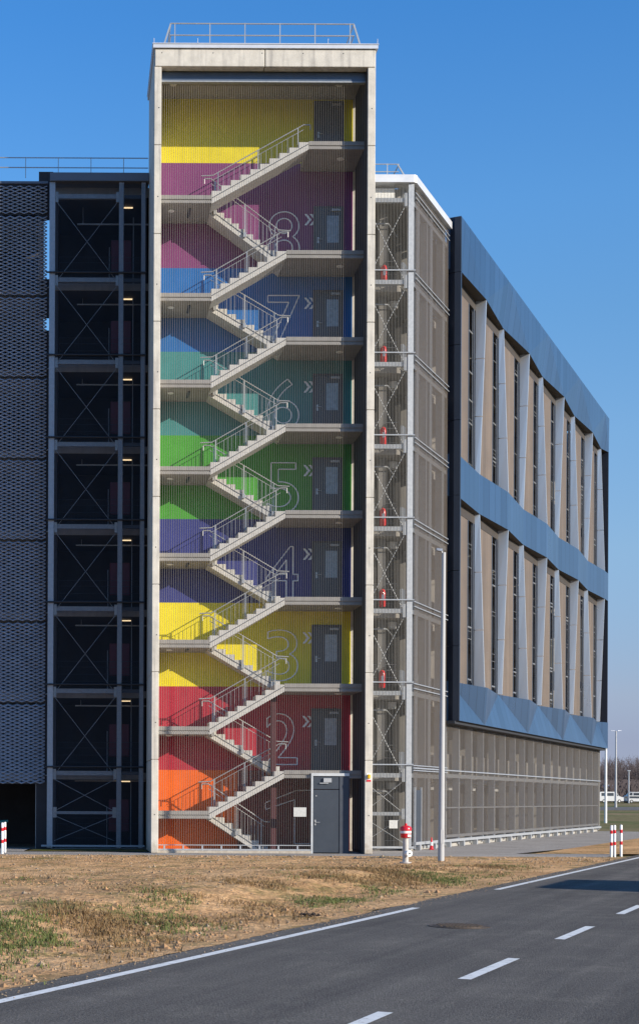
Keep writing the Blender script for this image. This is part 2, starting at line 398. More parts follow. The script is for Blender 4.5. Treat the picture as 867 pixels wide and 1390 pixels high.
# paths: along the tower front, and the wide walk along the facade
m = MB(); m.face([(-30,48.25,.0),(16.6,48.25,.0),(17.9,50.9,.0),(17.2,51.1,.0),(13.6,51.0,.0),(-30,51.4,.0)])
tag(m.build('front_path', 'paving'), kind='structure')
C1 = Vector((11.59,53.25,0))
def F(p): return C1 + U*p[0] + N*p[1] + Vector((0,0,p[2]))
def FP(s, p, z=0.0): return F((s,p,z))
m = MB(); a = FP(-6,-.5,.004); m.face([(9.7,50.6,.004),(14.3,50.6,.004), FP(6,4.2,.004), FP(40,4.2,.004), FP(40,-.3,.004), FP(0,-.3,.004),(9.7,53.4,.004)])
tag(m.build('facade_walk', 'paving'), kind='structure')
m = MB()
for i in range(30):
    for j in range(6):
        a0, a1 = -.1+i*1.3, -.1+(i+1)*1.3
        def vv(a_, j_):
            q = 4.22 + j_/6*max(.05, min(10.0, .45+1.85*a_))
            p = FP(a_, q); return (p.x, p.y, .008+(.03*noise.noise(Vector((p.x*.8,p.y*.8,1)))+.012)*(0<j_<6)*max(0,min(1,(a_-1)/4)))
        m.f.append([m.pt(vv(a0,j)), m.pt(vv(a0,j+1)), m.pt(vv(a1,j+1)), m.pt(vv(a1,j))]); m.sm.append(True)
tag(m.build('dirt_wedge', 'dirt'), kind='structure')
m = MB(); m.face([(-1.6,51.6,.012),(2.45,51.5,.012),(2.45,53.6,.012),(-1.2,53.6,.012)])
tag(m.build('lawn_strip', 'shade_lawn'), kind='structure')
m = MB(); m.face([(-30,51.3,.006),(-1.65,51.3,.006),(-1.2,60,.006),(-30,60,.006)])
tag(m.build('driveway', 'paving'), kind='structure')
m = MB(); m.face([(20,196,gz(196)-.04),(300,196,gz(196)-.04),(300,236,gz(236)-.04),(20,236,gz(236)-.04)])
tag(m.build('far_road', 'asphalt_old'), kind='structure')

# loose stones, clods and grass (uncountable)
m = MB()
def stone(p, r):
    q = [Vector(d)*r*rnd.uniform(.6,1.2) for d in ((1,0,0),(0,1,0),(-1,0,0),(0,-1,0),(0,0,.7),(0,0,-.5))]
    i = [m.pt(Vector(p)+d) for d in q]
    for a in range(4):
        m.f.append([i[a], i[(a+1)%4], i[4]]); m.sm.append(False); m.f.append([i[(a+1)%4], i[a], i[5]]); m.sm.append(False)
for _ in range(3800):
    y = rnd.uniform(12, 48.2) if rnd.random() < .4 else 48.2-abs(rnd.gauss(0,3.0))
    t = 1-(rnd.random()**1.0); x = max(-6, -1) + (edge_x(y)+5)*0
    x = rnd.uniform(-5, edge_x(y)-.05); t = (x-XL)/(edge_x(y)-XL)
    stone((x, y, verge_h(x,y,t)+.004), rnd.uniform(.008,.03) if rnd.random()<.93 else rnd.uniform(.03,.07))
for _ in range(900):
    y = rnd.uniform(12, 48); x = edge_x(y)+abs(rnd.gauss(0,.22)); stone((x, y, .008), rnd.uniform(.005,.016))
tag(m.build('loose_stones', 'stone'), 'small pale stones scattered over the dirt verge', 'stones', kind='stuff')
m = MB()
for _ in range(6500):
    y = rnd.uniform(12, 48.2); x = rnd.uniform(-5, edge_x(y)-.1); t = (x-XL)/(edge_x(y)-XL)
    if noise.noise(Vector((x*.45, y*.35, 40))) + .12 < rnd.random()*.5: continue
    stone((x, y, verge_h(x,y,t)), rnd.uniform(.015,.045) if rnd.random()<.9 else rnd.uniform(.045,.085))
tag(m.build('soil_crumbs', 'soil'), 'brown crumbs and lumps of bare soil on the verge', 'soil', kind='stuff')
def blades(name, matname, n, dens, hmin, hmax, label):
    m = MB(); k = 0; tries = 0
    while k < n and tries < n*30:
        tries += 1
        y = rnd.uniform(11, 48); x = rnd.uniform(-5, edge_x(y)-.02); t = (x-XL)/(edge_x(y)-XL)
        if rnd.random() > dens(x, y, t): continue
        z = verge_h(x, y, t)
        for _ in range(11):
            bx, by = x+rnd.gauss(0,.09), y+rnd.gauss(0,.09); a = rnd.uniform(0,6.28); h = rnd.uniform(hmin,hmax); ln = rnd.uniform(.3,1.3)*h; wv = rnd.uniform(.004,.009)
            dx, dy = math.cos(a), math.sin(a)
            m.face([(bx-dy*wv,by+dx*wv,z-.01),(bx+dy*wv,by-dx*wv,z-.01),(bx+dx*ln*.45+dy*wv*.7,by+dy*ln*.45-dx*wv*.7,z+h*.7),(bx+dx*ln*.45-dy*wv*.7,by+dy*ln*.45+dx*wv*.7,z+h*.7)])
            m.face([(bx+dx*ln*.45-dy*wv*.7,by+dy*ln*.45+dx*wv*.7,z+h*.7),(bx+dx*ln*.45+dy*wv*.7,by+dy*ln*.45-dx*wv*.7,z+h*.7),(bx+dx*ln,by+dy*ln,z+h)])
        k += 1
    tag(m.build(name, matname), label, 'grass', kind='stuff')
def d_green(x, y, t):
    n = noise.noise(Vector((x*.55, y*.3, 11)))
    return max(0, n-.02)*1.3*(.05 + 2.6*math.exp(-((edge_x(y)-x-2.5)/1.1)**2)*max(0,min(1,(44-y)/5)))
def d_dry(x, y, t):
    n = noise.noise(Vector((x*.5, y*.35, 23)))
    return max(0, n+.05)*(.07 + 2.6*math.exp(-((edge_x(y)-x-2.9)/1.2)**2)*max(0,min(1,(44-y)/5)))
blades('green_grass', 'green_grass', 2400, d_green, .012, .06, 'short green grass in patches along the dirt bank')
blades('dry_grass', 'dry_grass', 2200, d_dry, .015, .085, 'dry straw coloured grass on the dirt bank beside the road')

# ------------------------------------------------------------------ stair tower
TX0, TX1, TX2, TX3 = 2.51, 2.74, 9.40, 9.65        # left wall, right wall
TY = 50.0; LF = 50.55; BW = 52.40; TB = 53.6
ZN = [2.68 + 2.833*k for k in range(7)] + [23.24]  # main landings
CEIL = 25.47
tower = thing('stair_tower', (6.08, 50, 0), 'tall concrete stair tower with brightly coloured walls, zigzag stairs and level numbers', 'stair tower')
# side walls, storey panels with open joints
JT = [z + .35 for z in ZN[:7]] + [22.9]
def joint_wall(x0, x1, slot):
    m = MB(); zs = [0.0] + JT + [25.99]
    for a, b in zip(zs, zs[1:]):
        za, zb = a+.009, b-.009
        if not slot: m.cbox(x0, x1, TY, TB, za, zb, .012)
        else:
            m.cbox(x0, x1, TY, 52.17, za, zb, .012); m.box(x0, x1, 52.397, TB, za, zb)
    m.box(x0+.03, x1-.03, TY+.03, 51.95, 0, 25.98)
    if not slot: m.box(x0+.03, x1-.03, 51.96, TB-.03, 0, 25.98)
    if slot:
        for z in ZN: m.box(x0+.01, x1-.01, 52.171, 52.396, z-.75, z+.02)
        m.box(x0+.01, x1-.01, 52.171, 52.396, 25.3, 25.98)
    return m
joint_wall(TX0, TX1, False).build('side_wall', 'concrete', tower)
joint_wall(TX2, TX3, True).build('side_wall', 'concrete', tower)
MB().box(TX2-.012, TX2-.002, TY+.06, 52.15, 0, CEIL-.01).build('wall_lining', 'lining', tower)  # dark sheet added over the concrete to stand in for its shade

# head beam in two pieces, roof slab, cap
m = MB(); m.cbox(TX0+.02, 6.06, TY-.03, TY+.32, 25.43, 25.985, .012); m.cbox(6.085, TX3-.02, TY-.03, TY+.32, 25.43, 25.985, .012); m.build('head_beam', 'concrete', tower)
m = MB()
for x in (2.75, 4.4, 5.98, 7.3, 8.6): m.tube((x, TY-.036, 25.86), (x, TY-.02, 25.86), .016, n=8)
for j_, z_ in enumerate([1.25]+[z+1.2 for z in JT]):
    for x_ in (TX0+.11+.02*(j_%3), TX2+.13-.015*(j_%2)): m.tube((x_, TY-.003, z_), (x_, TY+.01, z_), .02, n=8)
m.build('anchor_holes', 'steel_tie', tower)
MB().box(TX1, TX2, TY+.34, TB, CEIL, 25.98).build('roof_slab', 'concrete_slab', tower)
m = MB(); m.box(TX0-.05, TX3+.06, TY-.09, TB+.1, 26.0, 26.12); m.box(TX0-.07, TX3+.08, TY-.11, TB+.12, 26.12, 26.145); m.build('roof_cap', 'cap_metal', tower)
m = MB(); m.box(TX1+.01, TX2-.01, TY+.36, TY+.50, 25.14, 25.42); m.build('roller_case', 'roller_case', tower)
MB().box(TX1+.01, TX2-.01, TY+.345, TY+.52, 25.10, 25.138).build('screen_head_rail', 'galv_dull', tower)
# painted back wall storey by storey
cols = ['orange','crimson','yellow','indigo','green','teal','blue','purple','yellow']
zb = [0.0] + [z + .06 for z in ZN] + [CEIL]
lab = {'orange':'orange','crimson':'crimson red','yellow':'yellow','indigo':'deep blue','green':'green','teal':'teal','blue':'bright blue','purple':'purple'}
MB().box(5.55, 9.348, BW, BW+.2, 0, zb[1]).build('painted_wall', 'wall_maroon', tower, label='orange stair wall beside the ground door, darkened by painted shade')  # the ground door's shade painted into this part of the orange wall
for k, c in enumerate(cols):
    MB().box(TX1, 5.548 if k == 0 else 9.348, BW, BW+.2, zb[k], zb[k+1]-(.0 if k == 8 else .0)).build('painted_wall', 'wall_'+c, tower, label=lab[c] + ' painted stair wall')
MB().box(9.35, TX2, BW+.003, BW+.2, 0, CEIL).build('corner_wall', 'concrete', tower)
# landings
def landing(x0, x1, z, end_l):
    m = MB()
    m.cbox(x0, x1, LF, LF+.16, z-.10, z+.035, .008)       # upstand
    m.box(x0+.002, x1-.002, LF+.035, BW-.01, z-.145, z-.002)
    m.cbox(x0, x1, LF+.005, LF+.2, z-.225, z-.146, .008)
    m.box(x0+.003, x1-.003, LF+.21, BW-.012, z-.215, z-.147)
    return m
XS, XE = 4.43, 6.86
for k, z in enumerate(ZN):
    x0 = XE if k < 7 else 7.58
    lo = landing(x0, TX2-.01, z, True).build('landing', 'concrete_slab', tower)
    m = MB(); m.lathe([(.10,z-.262),(.12,z-.25),(.12,z-.226)], 14, (8.75, 51.3)); m.build('ceiling_lamp', 'white_paint', lo)
HALF = []
for k, z in enumerate(ZN):
    zl = 0 if k == 0 else ZN[k-1]
    h = (zl+z)/2; HALF.append(h)
    lo = landing(TX1+.01, XS, h, False).build('landing', 'concrete_slab', tower)
    if k:
        m = MB(); m.lathe([(.09,h-.262),(.11,h-.25),(.11,h-.226)], 14, (3.15, 51.2)); m.build('ceiling_lamp', 'white_paint', lo)
        m = MB(); m.box(3.7, 3.78, 51.0, 51.8, h-.25, h-.217); m.build('cable_tray', 'dark_steel', lo)
m = MB(); m.lathe([(.10,CEIL-.04),(.12,CEIL-.02),(.12,CEIL-.001)], 14, (3.2, 51.3)); m.build('ceiling_lamp', 'white_paint', tower)
m = MB(); m.lathe([(.10,CEIL-.04),(.12,CEIL-.02),(.12,CEIL-.001)], 14, (8.7, 51.3)); m.build('ceiling_lamp', 'white_paint', tower)
# flights
def flight_poly(xa, za, xb, zb_, n):
    dx, dz = (xb-xa)/n, (zb_-za)/n
    p = []
    for i in range(n):
        p += [(xa+dx*i, za+dz*i), (xa+dx*i, za+dz*(i+1))]
    p += [(xb, zb_), (xb, zb_-.24)]
    sl = (zb_-za)/(xb-xa)
    p += [(xa + .0, za-.24)]
    return p
def orient(poly):
    a = sum(poly[i][0]*poly[(i+1)%len(poly)][1]-poly[(i+1)%len(poly)][0]*poly[i][1] for i in range(len(poly)))
    return poly if a > 0 else poly[::-1]
def flight(xa, za, xb, zb_, n, y0, y1, yr, front):
    """treads with a lower waist slab; sub-parts: handrail, edge strip"""
    m = MB()
    dx, dz = (xb-xa)/n, (zb_-za)/n
    sgn = 1 if dx > 0 else -1
    for i in range(n):       # each step block
        a, b = xa+dx*i, xa+dx*(i+1)
        x0_, x1_ = min(a,b), max(a,b)
        m.cbox(x0_-(.012 if sgn>0 else 0), x1_+(.012 if sgn<0 else 0), y0, y1, za+dz*i-.04, za+dz*(i+1), .008)
    sl = dz/dx
    off = .085
    lo = [(xa, za-.0-off+.07), (xb, zb_-off+.07), (xb, zb_-.30), (xa, za-.30)]
    if front: m.prism(orient([(xa, za-.03), (xb, zb_-.03), (xb, zb_-.235), (xa, za-.235)]), y0+.004, y1-.004)
    else: m.prism(orient([(xa, za-.03), (xb, zb_-.03), (xb, zb_-.235), (xa, za-.235)]), y0+.004, y1-.004)
    fo = m.build('stair_flight', 'step_concrete', tower)
    # dark joint line along the stringer with small fixings
    m = MB(); m.bar((xa, y0-.002, za-.06), (xb, y0-.002, zb_-.06), .014, .022)
    m.build('stringer_strip', 'dark_steel', fo)
    # railing at the inner side
    m = MB()
    H = .92
    ex = sgn*.0
    p0 = Vector((xa+sgn*.10, yr, za+dz*.5+H)); p1 = Vector((xb-sgn*.05, yr, zb_+H))
    m.tube(p0, p1, .018, n=8); m.tube(p0-Vector((0,0,.16)), p1-Vector((0,0,.16)), .011, n=6)
    m.tube(p0, p0+Vector((-sgn*.38,0,-.02)), .021, n=8); m.tube(p1, p1+Vector((sgn*.22,0,0)), .021, n=8)
    m.tube(p1+Vector((sgn*.22,0,0)), p1+Vector((sgn*.22,0,-.17)), .016, n=6)
    for f in (.06, .5, .94):
        q = p0.lerp(p1, f); m.bar((q.x, q.y, q.z-H-.12), (q.x, q.y, q.z), .034, .034)
        m.box(q.x-.05, q.x+.05, q.y-.03, q.y+.03, q.z-H-.16, q.z-H-.02)
    nb = 17
    for i in range(1, nb):
        q = p0.lerp(p1, i/nb); m.bar((q.x, q.y, q.z-H+.03), (q.x, q.y, q.z-.16), .009, .009)
    m.build('handrail', 'rail_steel', fo)
    return fo
for k, z in enumerate(ZN):
    zl = 0 if k == 0 else ZN[k-1]; h = HALF[k]; n = 8 if k < 7 else 10
    xe = XE if k < 7 else 7.58
    flight(XE-.02 if k else 6.45, zl, XS-.0, h, n if k else 7, 51.50, BW-.02, 51.44, False)     # rear flight, up to the left
    flight(XS, h, xe, z, n, LF+.002, 51.40, 51.37, True)                       # front flight, up to the right
# doors on the landings
def level_door(z, top=False):
    m = MB(); m.box(8.02, 9.03, BW-.045, BW-.002, z+.0, z+2.16); d = m.build('door_frame', 'dark_steel', tower)
    m = MB(); m.cbox(8.08, 8.98, BW-.075, BW-.047, z+.03, z+2.10, .006); lf = m.build('door', 'door_grey', tower)
    if not top: MB().box(8.47, 8.88, BW-.079, BW-.0752, z+.92, z+1.83).build('window', 'wired_glass', lf)
    m = MB(); m.tube((8.17,BW-.13,z+1.02),(8.31,BW-.13,z+1.02),.011); m.tube((8.18,BW-.13,z+1.02),(8.18,BW-.076,z+1.02),.011); m.box(8.15,8.21,BW-.082,BW-.0755,z+.9,z+1.1)
    m.build('handle', 'rail_steel', lf)
    m = MB(); m.box(8.62,8.92,BW-.13,BW-.0755,z+1.98,z+2.05); m.build('door_closer', 'galvanised', lf)
for k, z in enumerate(ZN): level_door(z, k == 7)
# level numbers (outlines) and chevrons
def digit(ch, z):
    cu = bpy.data.curves.new('t', 'FONT'); cu.body = ch; cu.size = 2.4; cu.fill_mode = 'NONE'; cu.bevel_depth = .0
    tmp = bpy.data.objects.new('t', cu); COL.objects.link(tmp)
    bpy.context.view_layer.update()
    dg = bpy.context.evaluated_depsgraph_get()
    me = bpy.data.meshes.new_from_object(tmp.evaluated_get(dg))
    vs = [v.co.copy() for v in me.vertices]; es = [tuple(e.vertices) for e in me.edges]
    bpy.data.objects.remove(tmp); bpy.data.curves.remove(cu); bpy.data.meshes.remove(me)
    x0 = min(v.x for v in vs); x1 = max(v.x for v in vs); y0 = min(v.y for v in vs); y1 = max(v.y for v in vs)
    sx = (1.06 if ch != '1' else .55)/(x1-x0); sy = 1.72/(y1-y0)
    if ch == '1':
        vs = [Vector(q) for q in ((.0,1.1,0),(.0,1.32,0),(.45,1.72,0),(.66,1.72,0),(.66,0,0),(.42,0,0),(.42,1.42,0))]; es = [(i,(i+1)%7) for i in range(7)]; x0, x1, y0, y1 = 0, .66, 0, 1.72
    P = [Vector((6.50+(v.x-x0)*sx, BW-.008, z+.26+(v.y-y0)*sy)) for v in vs]
    m = MB()
    for a, b in es: m.bar(P[a], P[b], .03, .012) if False else m.tube(P[a], P[b], .021, n=5)
    m.build('level_number', 'number_paint', tower, label='outlined level number ' + ch)
def chevrons(z):
    m = MB(); yy = BW-.006
    for dx in (0, .18):
        x = 7.72+dx; zc = z+1.72; h = .19; t = .09; r = .15
        poly = [(x,zc+h),(x+t,zc+h),(x+t+r,zc),(x+t,zc-h),(x,zc-h),(x+r,zc)]
        m.prism(orient(poly), yy, yy+.003)
    m.build('chevron_mark', 'number_paint', tower)
for k in range(8):
    z = 0 if k == 0 else ZN[k-1]
    digit(str(k+1), z)
    if k: chevrons(z)
# dark column, ground door, notice, alarm beacon
MB().cbox(6.50, 6.68, 51.43-.36, 51.43-.2, 0, ZN[1]-.24, .02).build('steel_column', 'burgundy_column', tower)
m = MB(); m.box(7.74,7.80,50.44,50.60,0,2.62); m.box(7.80,8.98,50.44,50.60,2.53,2.62); m.build('door_frame', 'door_frame_light', tower)
m = MB(); m.box(8.67,8.98,50.47,50.95,0,2.525); m.build('door_reveal', 'dark_steel', tower)
m = MB(); m.cbox(7.81,8.66,50.49,50.55,.03,2.08,.006); gd = m.build('door', 'door_grey', tower, label='solid dark grey ground floor door')
m = MB(); m.cbox(7.81,8.66,50.49,50.55,2.10,2.52,.006); m.build('transom_panel', 'door_grey', tower)
m = MB(); m.tube((7.87,50.42,1.02),(8.02,50.42,1.02),.012); m.tube((7.88,50.42,1.02),(7.88,50.495,1.02),.012); m.box(7.855,7.905,50.47,50.492,.92,1.1); m.build('handle', 'rail_steel', gd)
m = MB(); m.box(8.14,8.40,50.42,50.488,2.32,2.46); m.box(8.02,8.3,50.435,50.455,2.28,2.31); m.build('door_closer', 'galvanised', gd)
MB().box(7.89,7.93,50.482,50.49,1.86,1.90).build('lock_plate', 'rail_steel', gd)
MB().box(7.17,7.58,50.435,50.447,1.20,1.50).build('notice_board', 'sign_white', tower)
m = MB(); m.box(9.45,9.60,TY-.012,TY-.001,2.34,2.62); sp = m.build('alarm_plate', 'white_paint', tower)
m = MB(); m.cbox(9.475,9.575,TY-.08,TY-.013,2.44,2.58,.02); m.build('beacon', 'yellow_plastic', sp)
m = MB(); m.box(9.455,9.595,TY-.016,TY-.0125,2.345,2.405); m.build('red_label', 'red_paint', sp)
# wire screen
m = MB(); x = TX1+.05; RY = 50.47
i = 0
while x < TX2-.02:
    z0 = .14 if not (7.70 < x < 9.0) else 2.64
    m.tube((x, RY, z0), (x, RY, 25.10), .0045, n=4, caps=False); x += .074
m.build('wire_screen', 'rod_steel', tower)
m = MB(); m.bar((TX1,RY-.01,.26),(7.72,RY-.01,.26),.025,.025); m.bar((TX1,RY,.11),(7.72,RY,.11),.05,.05)
x = TX1+.2
while x < 7.6: m.box(x, x+.05, RY-.03, RY+.05, .03, .24); x += .62
m.build('screen_bottom_rail', 'galvanised', tower)
m = MB(); m.box(TX1, 7.73, RY-.05, 50.9, 0, .08); m.build('threshold', 'concrete', tower)
MB().box(TX1, TX2, 50.91, BW, -.05, .03).build('ground_slab', 'concrete_slab', tower)
# roof railing
m = MB(); zt = 26.145
pa, pb = 3.02, 9.0
for z in (zt+.80, zt+.42): m.tube((pa,TY+.25,z),(pb,TY+.25,z),.022)
for f in range(6):
    x = pa + .16 + (pb-pa-.3)*f/5; m.bar((x,TY+.25,zt),(x,TY+.25,zt+.82),.03,.03)
for x, sg in ((pa+.02,-1),(pb-.02,1)):
    m.bar((x,TY+.25,zt+.78),(x+sg*.24,TY+.25,zt+.02),.05,.04)
    for z in (zt+.80, zt+.42): m.tube((x,TY+.25,z),(x,TB-.1,z),.022)
m.build('roof_railing', 'rail_steel', tower)
m = MB()
for x in (TX0-.02, TX3+.04, 3.9, 8.1): m.tube((x,TY-.06,26.14),(x,TY-.06,26.32),.008)
m.build('lightning_rods', 'rail_steel', tower)

# ------------------------------------------------------------------ parking garage
GY = 53.25
gar = thing('parking_garage', (14, 62, 0), 'multi-storey car park with steel frame bays, wire screens and a blue panelled long facade', 'car park')
LEV = ZN[:7]; ROOF = 23.0
P2 = Vector((11.25, 53.75, 0)); P3 = P2 + U*37.6; P4 = P3 - N*17; P5 = Vector((-.78, 74, 0))
foot = [(-.78,53.75),(P2.x,P2.y),(P3.x,P3.y),(P4.x,P4.y),(P5.x,P5.y)]
for z in LEV: MB().flat(foot, z-.26, z-.02).build('floor_slab', 'concrete_slab', gar)
MB().flat(foot, ROOF-.35, ROOF-.02).build('roof_slab', 'concrete_slab', gar)
MB().flat(foot, -.05, .03).build('ground_slab', 'concrete_slab', gar)
# core walls: closed dark wall behind the left bay, back walls
MB().box(-.76, 8.6, 57.3, 57.5, .03, ROOF-.36).build('core_wall', 'dark_wall', gar)
MB().box(8.4, 8.6, 54.2, 57.3, .03, ROOF-.36).build('core_wall', 'dark_wall', gar)
m = MB(); m.box(-.76, -.62, 53.8, 57.3, .03, ROOF-.36); m.build('core_wall', 'dark_wall', gar)
a = P2 - N*13 + U*3; b = P3 - N*13
m = MB(); m.hexa([(a.x,a.y,.03),(b.x,b.y,.03),(b.x-.2,b.y+.2,.03),(a.x-.2,a.y+.2,.03)],[(a.x,a.y,ROOF-.36),(b.x,b.y,ROOF-.36),(b.x-.2,b.y+.2,ROOF-.36),(a.x-.2,a.y+.2,ROOF-.36)])
m.build('back_wall', 'lining', gar)
def colm(x, y, w_, z0, z1, name='column', mt='concrete_side'): MB().cbox(x-w_/2, x+w_/2, y-w_/2, y+w_/2, z0, z1, .02).build(name, mt, gar)
for s in range(4, 38, 5):
    p = FP(s, -1.6); colm(p.x, p.y, .42, .03, ROOF-.36)
    p = FP(s, -7.5); colm(p.x, p.y, .42, .03, ROOF-.36)
# roof edge caps
MB().box(-.90, TX0-.01, GY-.12, GY+.5, 22.98, 23.26).build('roof_edge', 'cap_dark', gar)
m = MB(); q0 = FP(0,.12); q1 = FP(4.85,.12)
m.flat([(TX3+.005,GY-.12),(q0.x-.1,GY-.12),(q0.x,q0.y),(q1.x,q1.y),(FP(4.85,-.4).x,FP(4.85,-.4).y),(FP(.0,-.5).x,GY+.45),(TX3+.005,GY+.45)], 22.98, 23.24)
m.build('roof_edge', 'cap_metal', gar)
# left bay frame
Y0 = GY
POSTS = [(-.81,.20),(1.56,.17),(2.32,.15)]
for x, w_ in POSTS: MB().cbox(x-w_/2, x+w_/2, Y0-.02, Y0+.16, .06, 22.97, .01).build('post', 'galv_dull', gar)
tz = [z+.17 for z in LEV]
for z in LEV + [22.55]:
    m = MB(); m.box(-.70, 1.47, Y0+.05, Y0+.17, z-.12, z+.03)
    m.build('floor_beam', 'galv_dull', gar)
    m = MB(); m.box(1.66, 2.24, Y0+.09, Y0+.17, z-.10, z+.02); m.build('floor_beam', 'dark_steel', gar)
    for x in (-.70, 1.37): MB().box(x, x+.10, Y0-.0, Y0+.045, z-.26, z+.09).build('gusset_plate', 'galvanised', gar)
for z in LEV: MB().box(-.6, 8.3, 53.8, 57.28, z-.275, z-.262).build('ceiling_shade_sheet', 'dark_wall', gar)  # dark sheets added below the slabs to imitate deep shade
MB().box(-.6, 8.3, 53.8, 57.28, ROOF-.375, ROOF-.352).build('ceiling_shade_sheet', 'dark_wall', gar)
for z in tz:
    m = MB(); m.tube((-1.02,Y0-.07,z),(2.42,Y0-.07,z),.032); m.build('tie_rod', 'steel_tie', gar)
m = MB(); m.box(-.70,1.47,Y0+.05,Y0+.13,1.22,1.32); m.build('floor_beam','galv_dull',gar)
for x in (-.70, 1.35): MB().box(x,x+.12,Y0,Y0+.045,1.10,1.46).build('gusset_plate','galvanised',gar)
m = MB(); m.box(-1.1,2.45,Y0-.05,Y0+.1,.10,.16); m.build('bottom_rail','galv_dull',gar)
zz = [.25,1.27] + [z-.16 for z in LEV] + [22.4]
def xb(x0, x1, za, zb_, y, mt):
    m = MB(); m.tube((x0,y,zb_),(x1,y,za),.012); m.tube((x0,y+.03,za),(x1,y+.03,zb_),.012); m.build('cross_brace', mt, gar)
for a, b in zip(zz, zz[1:]): xb(-.66, 1.42, a+.05, b-.1, Y0+.02, 'galv_dull')
# wire screen in front of the left bay
m = MB(); x = -.68
while x < 2.42: m.tube((x,Y0-.04,.16),(x,Y0-.04,22.9),.0050,n=4,caps=False); x += .036
m.build('wire_screen','dark_steel',gar)
# inside the left bay, storey by storey: red door, strip lamp, rail
for k, z in enumerate([.03] + LEV):
    m = MB(); m.cbox(1.24, 1.95, 54.34, 54.40, z+.56, z+1.70, .02); m.build('door', 'dark_red', gar, label='dark red door panel inside the bay')
    m = MB(); m.tube((1.18,54.36,z+.02),(1.18,54.36,z+1.45),.018); m.tube((2.02,54.36,z+.02),(2.02,54.36,z+2.5),.018); m.build('pipe','galv_dull',gar)
    top = (LEV+[ROOF])[k] if k < 7 else ROOF-.1
    m = MB(); m.box(.05,3.0,54.6,54.65,z+2.33,z+2.375); m.build('cable_duct','galvanised',gar)
    m = MB(); m.tube((.25,54.62,z+2.375),(.25,54.62,top-.27),.012); m.build('duct_hanger','galv_dull',gar)
    m = MB(); jl = (0,.10,-.06,.16,.02,-.10,.12,.0)[k]; m.box(1.52,2.0,54.5,54.56,top-.33,top-.30); m.build('strip_lamp','lamp_glow',gar)
    m = MB(); 
    for q in (.35,.6,.85,1.05): m.tube((-.6,54.2,z+q),(2.3,54.2,z+q),.007,n=4)
    for i in range(26): m.tube((-.55+i*.11,54.2,z+.1),(-.55+i*.11,54.2,z+1.05),.004,n=3)
    m.build('guard_fence','dark_steel',gar)
# right bay (front)
MB().cbox(11.41,11.61,GY-.03,GY+.17,.05,22.97,.012).build('post','galvanised',gar,label='bright galvanised corner post')
for z in LEV + [22.50]:
    MB().box(TX3+.005,11.40,GY+.05,GY+.19,z-.15,z+.0).build('floor_beam','galvanised',gar)
    m = MB(); m.box(11.29,11.40,GY,GY+.045,z-.30,z+.16); m.build('gusset_plate','galvanised',gar)
    m = MB(); m.tube((TX3,GY+.8,z-.62),(10.9,GY+.8,z-.62),.03); m.tube((10.9,GY+.8,z-.62),(11.3,GY+1.3,z-.9),.022); m.build('pipe','galvanised',gar)
for z in tz: 
    m = MB(); m.tube((TX3,GY-.07,z+.12),(11.66,GY-.07,z+.12),.028); m.build('tie_rod','galv_dull',gar)
m = MB(); m.box(TX3+.005,11.40,GY+.05,GY+.15,1.22,1.34); m.build('floor_beam','galvanised',gar)
m = MB(); m.box(11.28,11.40,GY,GY+.045,1.10,1.46); m.build('gusset_plate','galvanised',gar)
for a, b in zip(zz, zz[1:]): xb(9.95, 11.36, a+.02, b-.1, Y0+.03, 'galvanised')
m = MB(); x = TX3+.02
while x < 11.4: m.tube((x,GY-.04,.14),(x,GY-.04,22.9),.0065,n=4,caps=False); x += .05
m.build('wire_screen','wire_grey',gar)
m = MB(); m.box(TX3,11.7,GY-.06,GY+.1,.09,.16); m.build('bottom_rail','galvanised',gar)
for z in [.03]+LEV:
    m = MB()
    for q in (.3,.55,.8,1.0): m.tube((9.7,GY+1.1,z+q),(11.3,GY+1.1,z+q),.008,n=4)
    for i in range(11): m.tube((9.75+i*.15,GY+1.1,z+.05),(9.75+i*.15,GY+1.1,z+1.0),.006,n=3)
    m.build('guard_fence','galvanised',gar)
MB().box(8.62,11.9,56.6,56.8,.03,ROOF-.36).build('core_wall','lining',gar)
for z in [.03]+LEV: MB().box(9.9,10.9,56.52,56.59,z+.05,z+2.0).build('door','door_grey',gar)
MB().box(9.66,11.0,GY+.25,GY+.35,22.55,22.9).build('roof_fascia','white_paint',gar)
MB().cbox(10.62,10.90,54.25,54.5,.03,ROOF-.36,.01).build('column','column_grey',gar)
# slatted side wall of the right bay: posts, rails, screen
def fbox(m, s0_, s1_, p0, p1, z0, z1):
    m.hexa([FP(s0_,p1,z0),FP(s1_,p1,z0),FP(s1_,p0,z0),FP(s0_,p0,z0)],[FP(s0_,p1,z1),FP(s1_,p1,z1),FP(s1_,p0,z1),FP(s0_,p0,z1)]); return m
fbox(MB(), .32, 4.78, -.004, .0, .2, 22.9).build('slat_screen','slat_screen',gar)
for s in (.70,2.0,2.45,4.2): fbox(MB(), s, s+(.12 if s == 2.0 else .34), -.30, -.06, .05, 22.9).build('post','galv_dull',gar)
for z in LEV + [22.45]:
    fbox(MB(), .3, 4.8, -.2, -.05, z-.15, z-.0).build('floor_beam','galvanised',gar)
    fbox(MB(), .3, 4.8, -.5, -.42, z-.0, z+.75).build('parapet_panel','galv_dull',gar)
    m = MB()
    for q in (-.0,.17): m.tube(FP(.2,.03,z+q+.1),FP(4.8,.03,z+q+.1),.022)
    m.build('tie_rod','galv_dull',gar)
for k, z in enumerate(LEV):
    for sv in (1.2, 3.4):
        p = FP(sv,-1.05,z-.55); MB().lathe([(.02,p.z),(.16,p.z+.02),(.20,p.z+.25),(.02,p.z+.28)],12,(p.x,p.y)).build('ventilator','white_paint',gar)
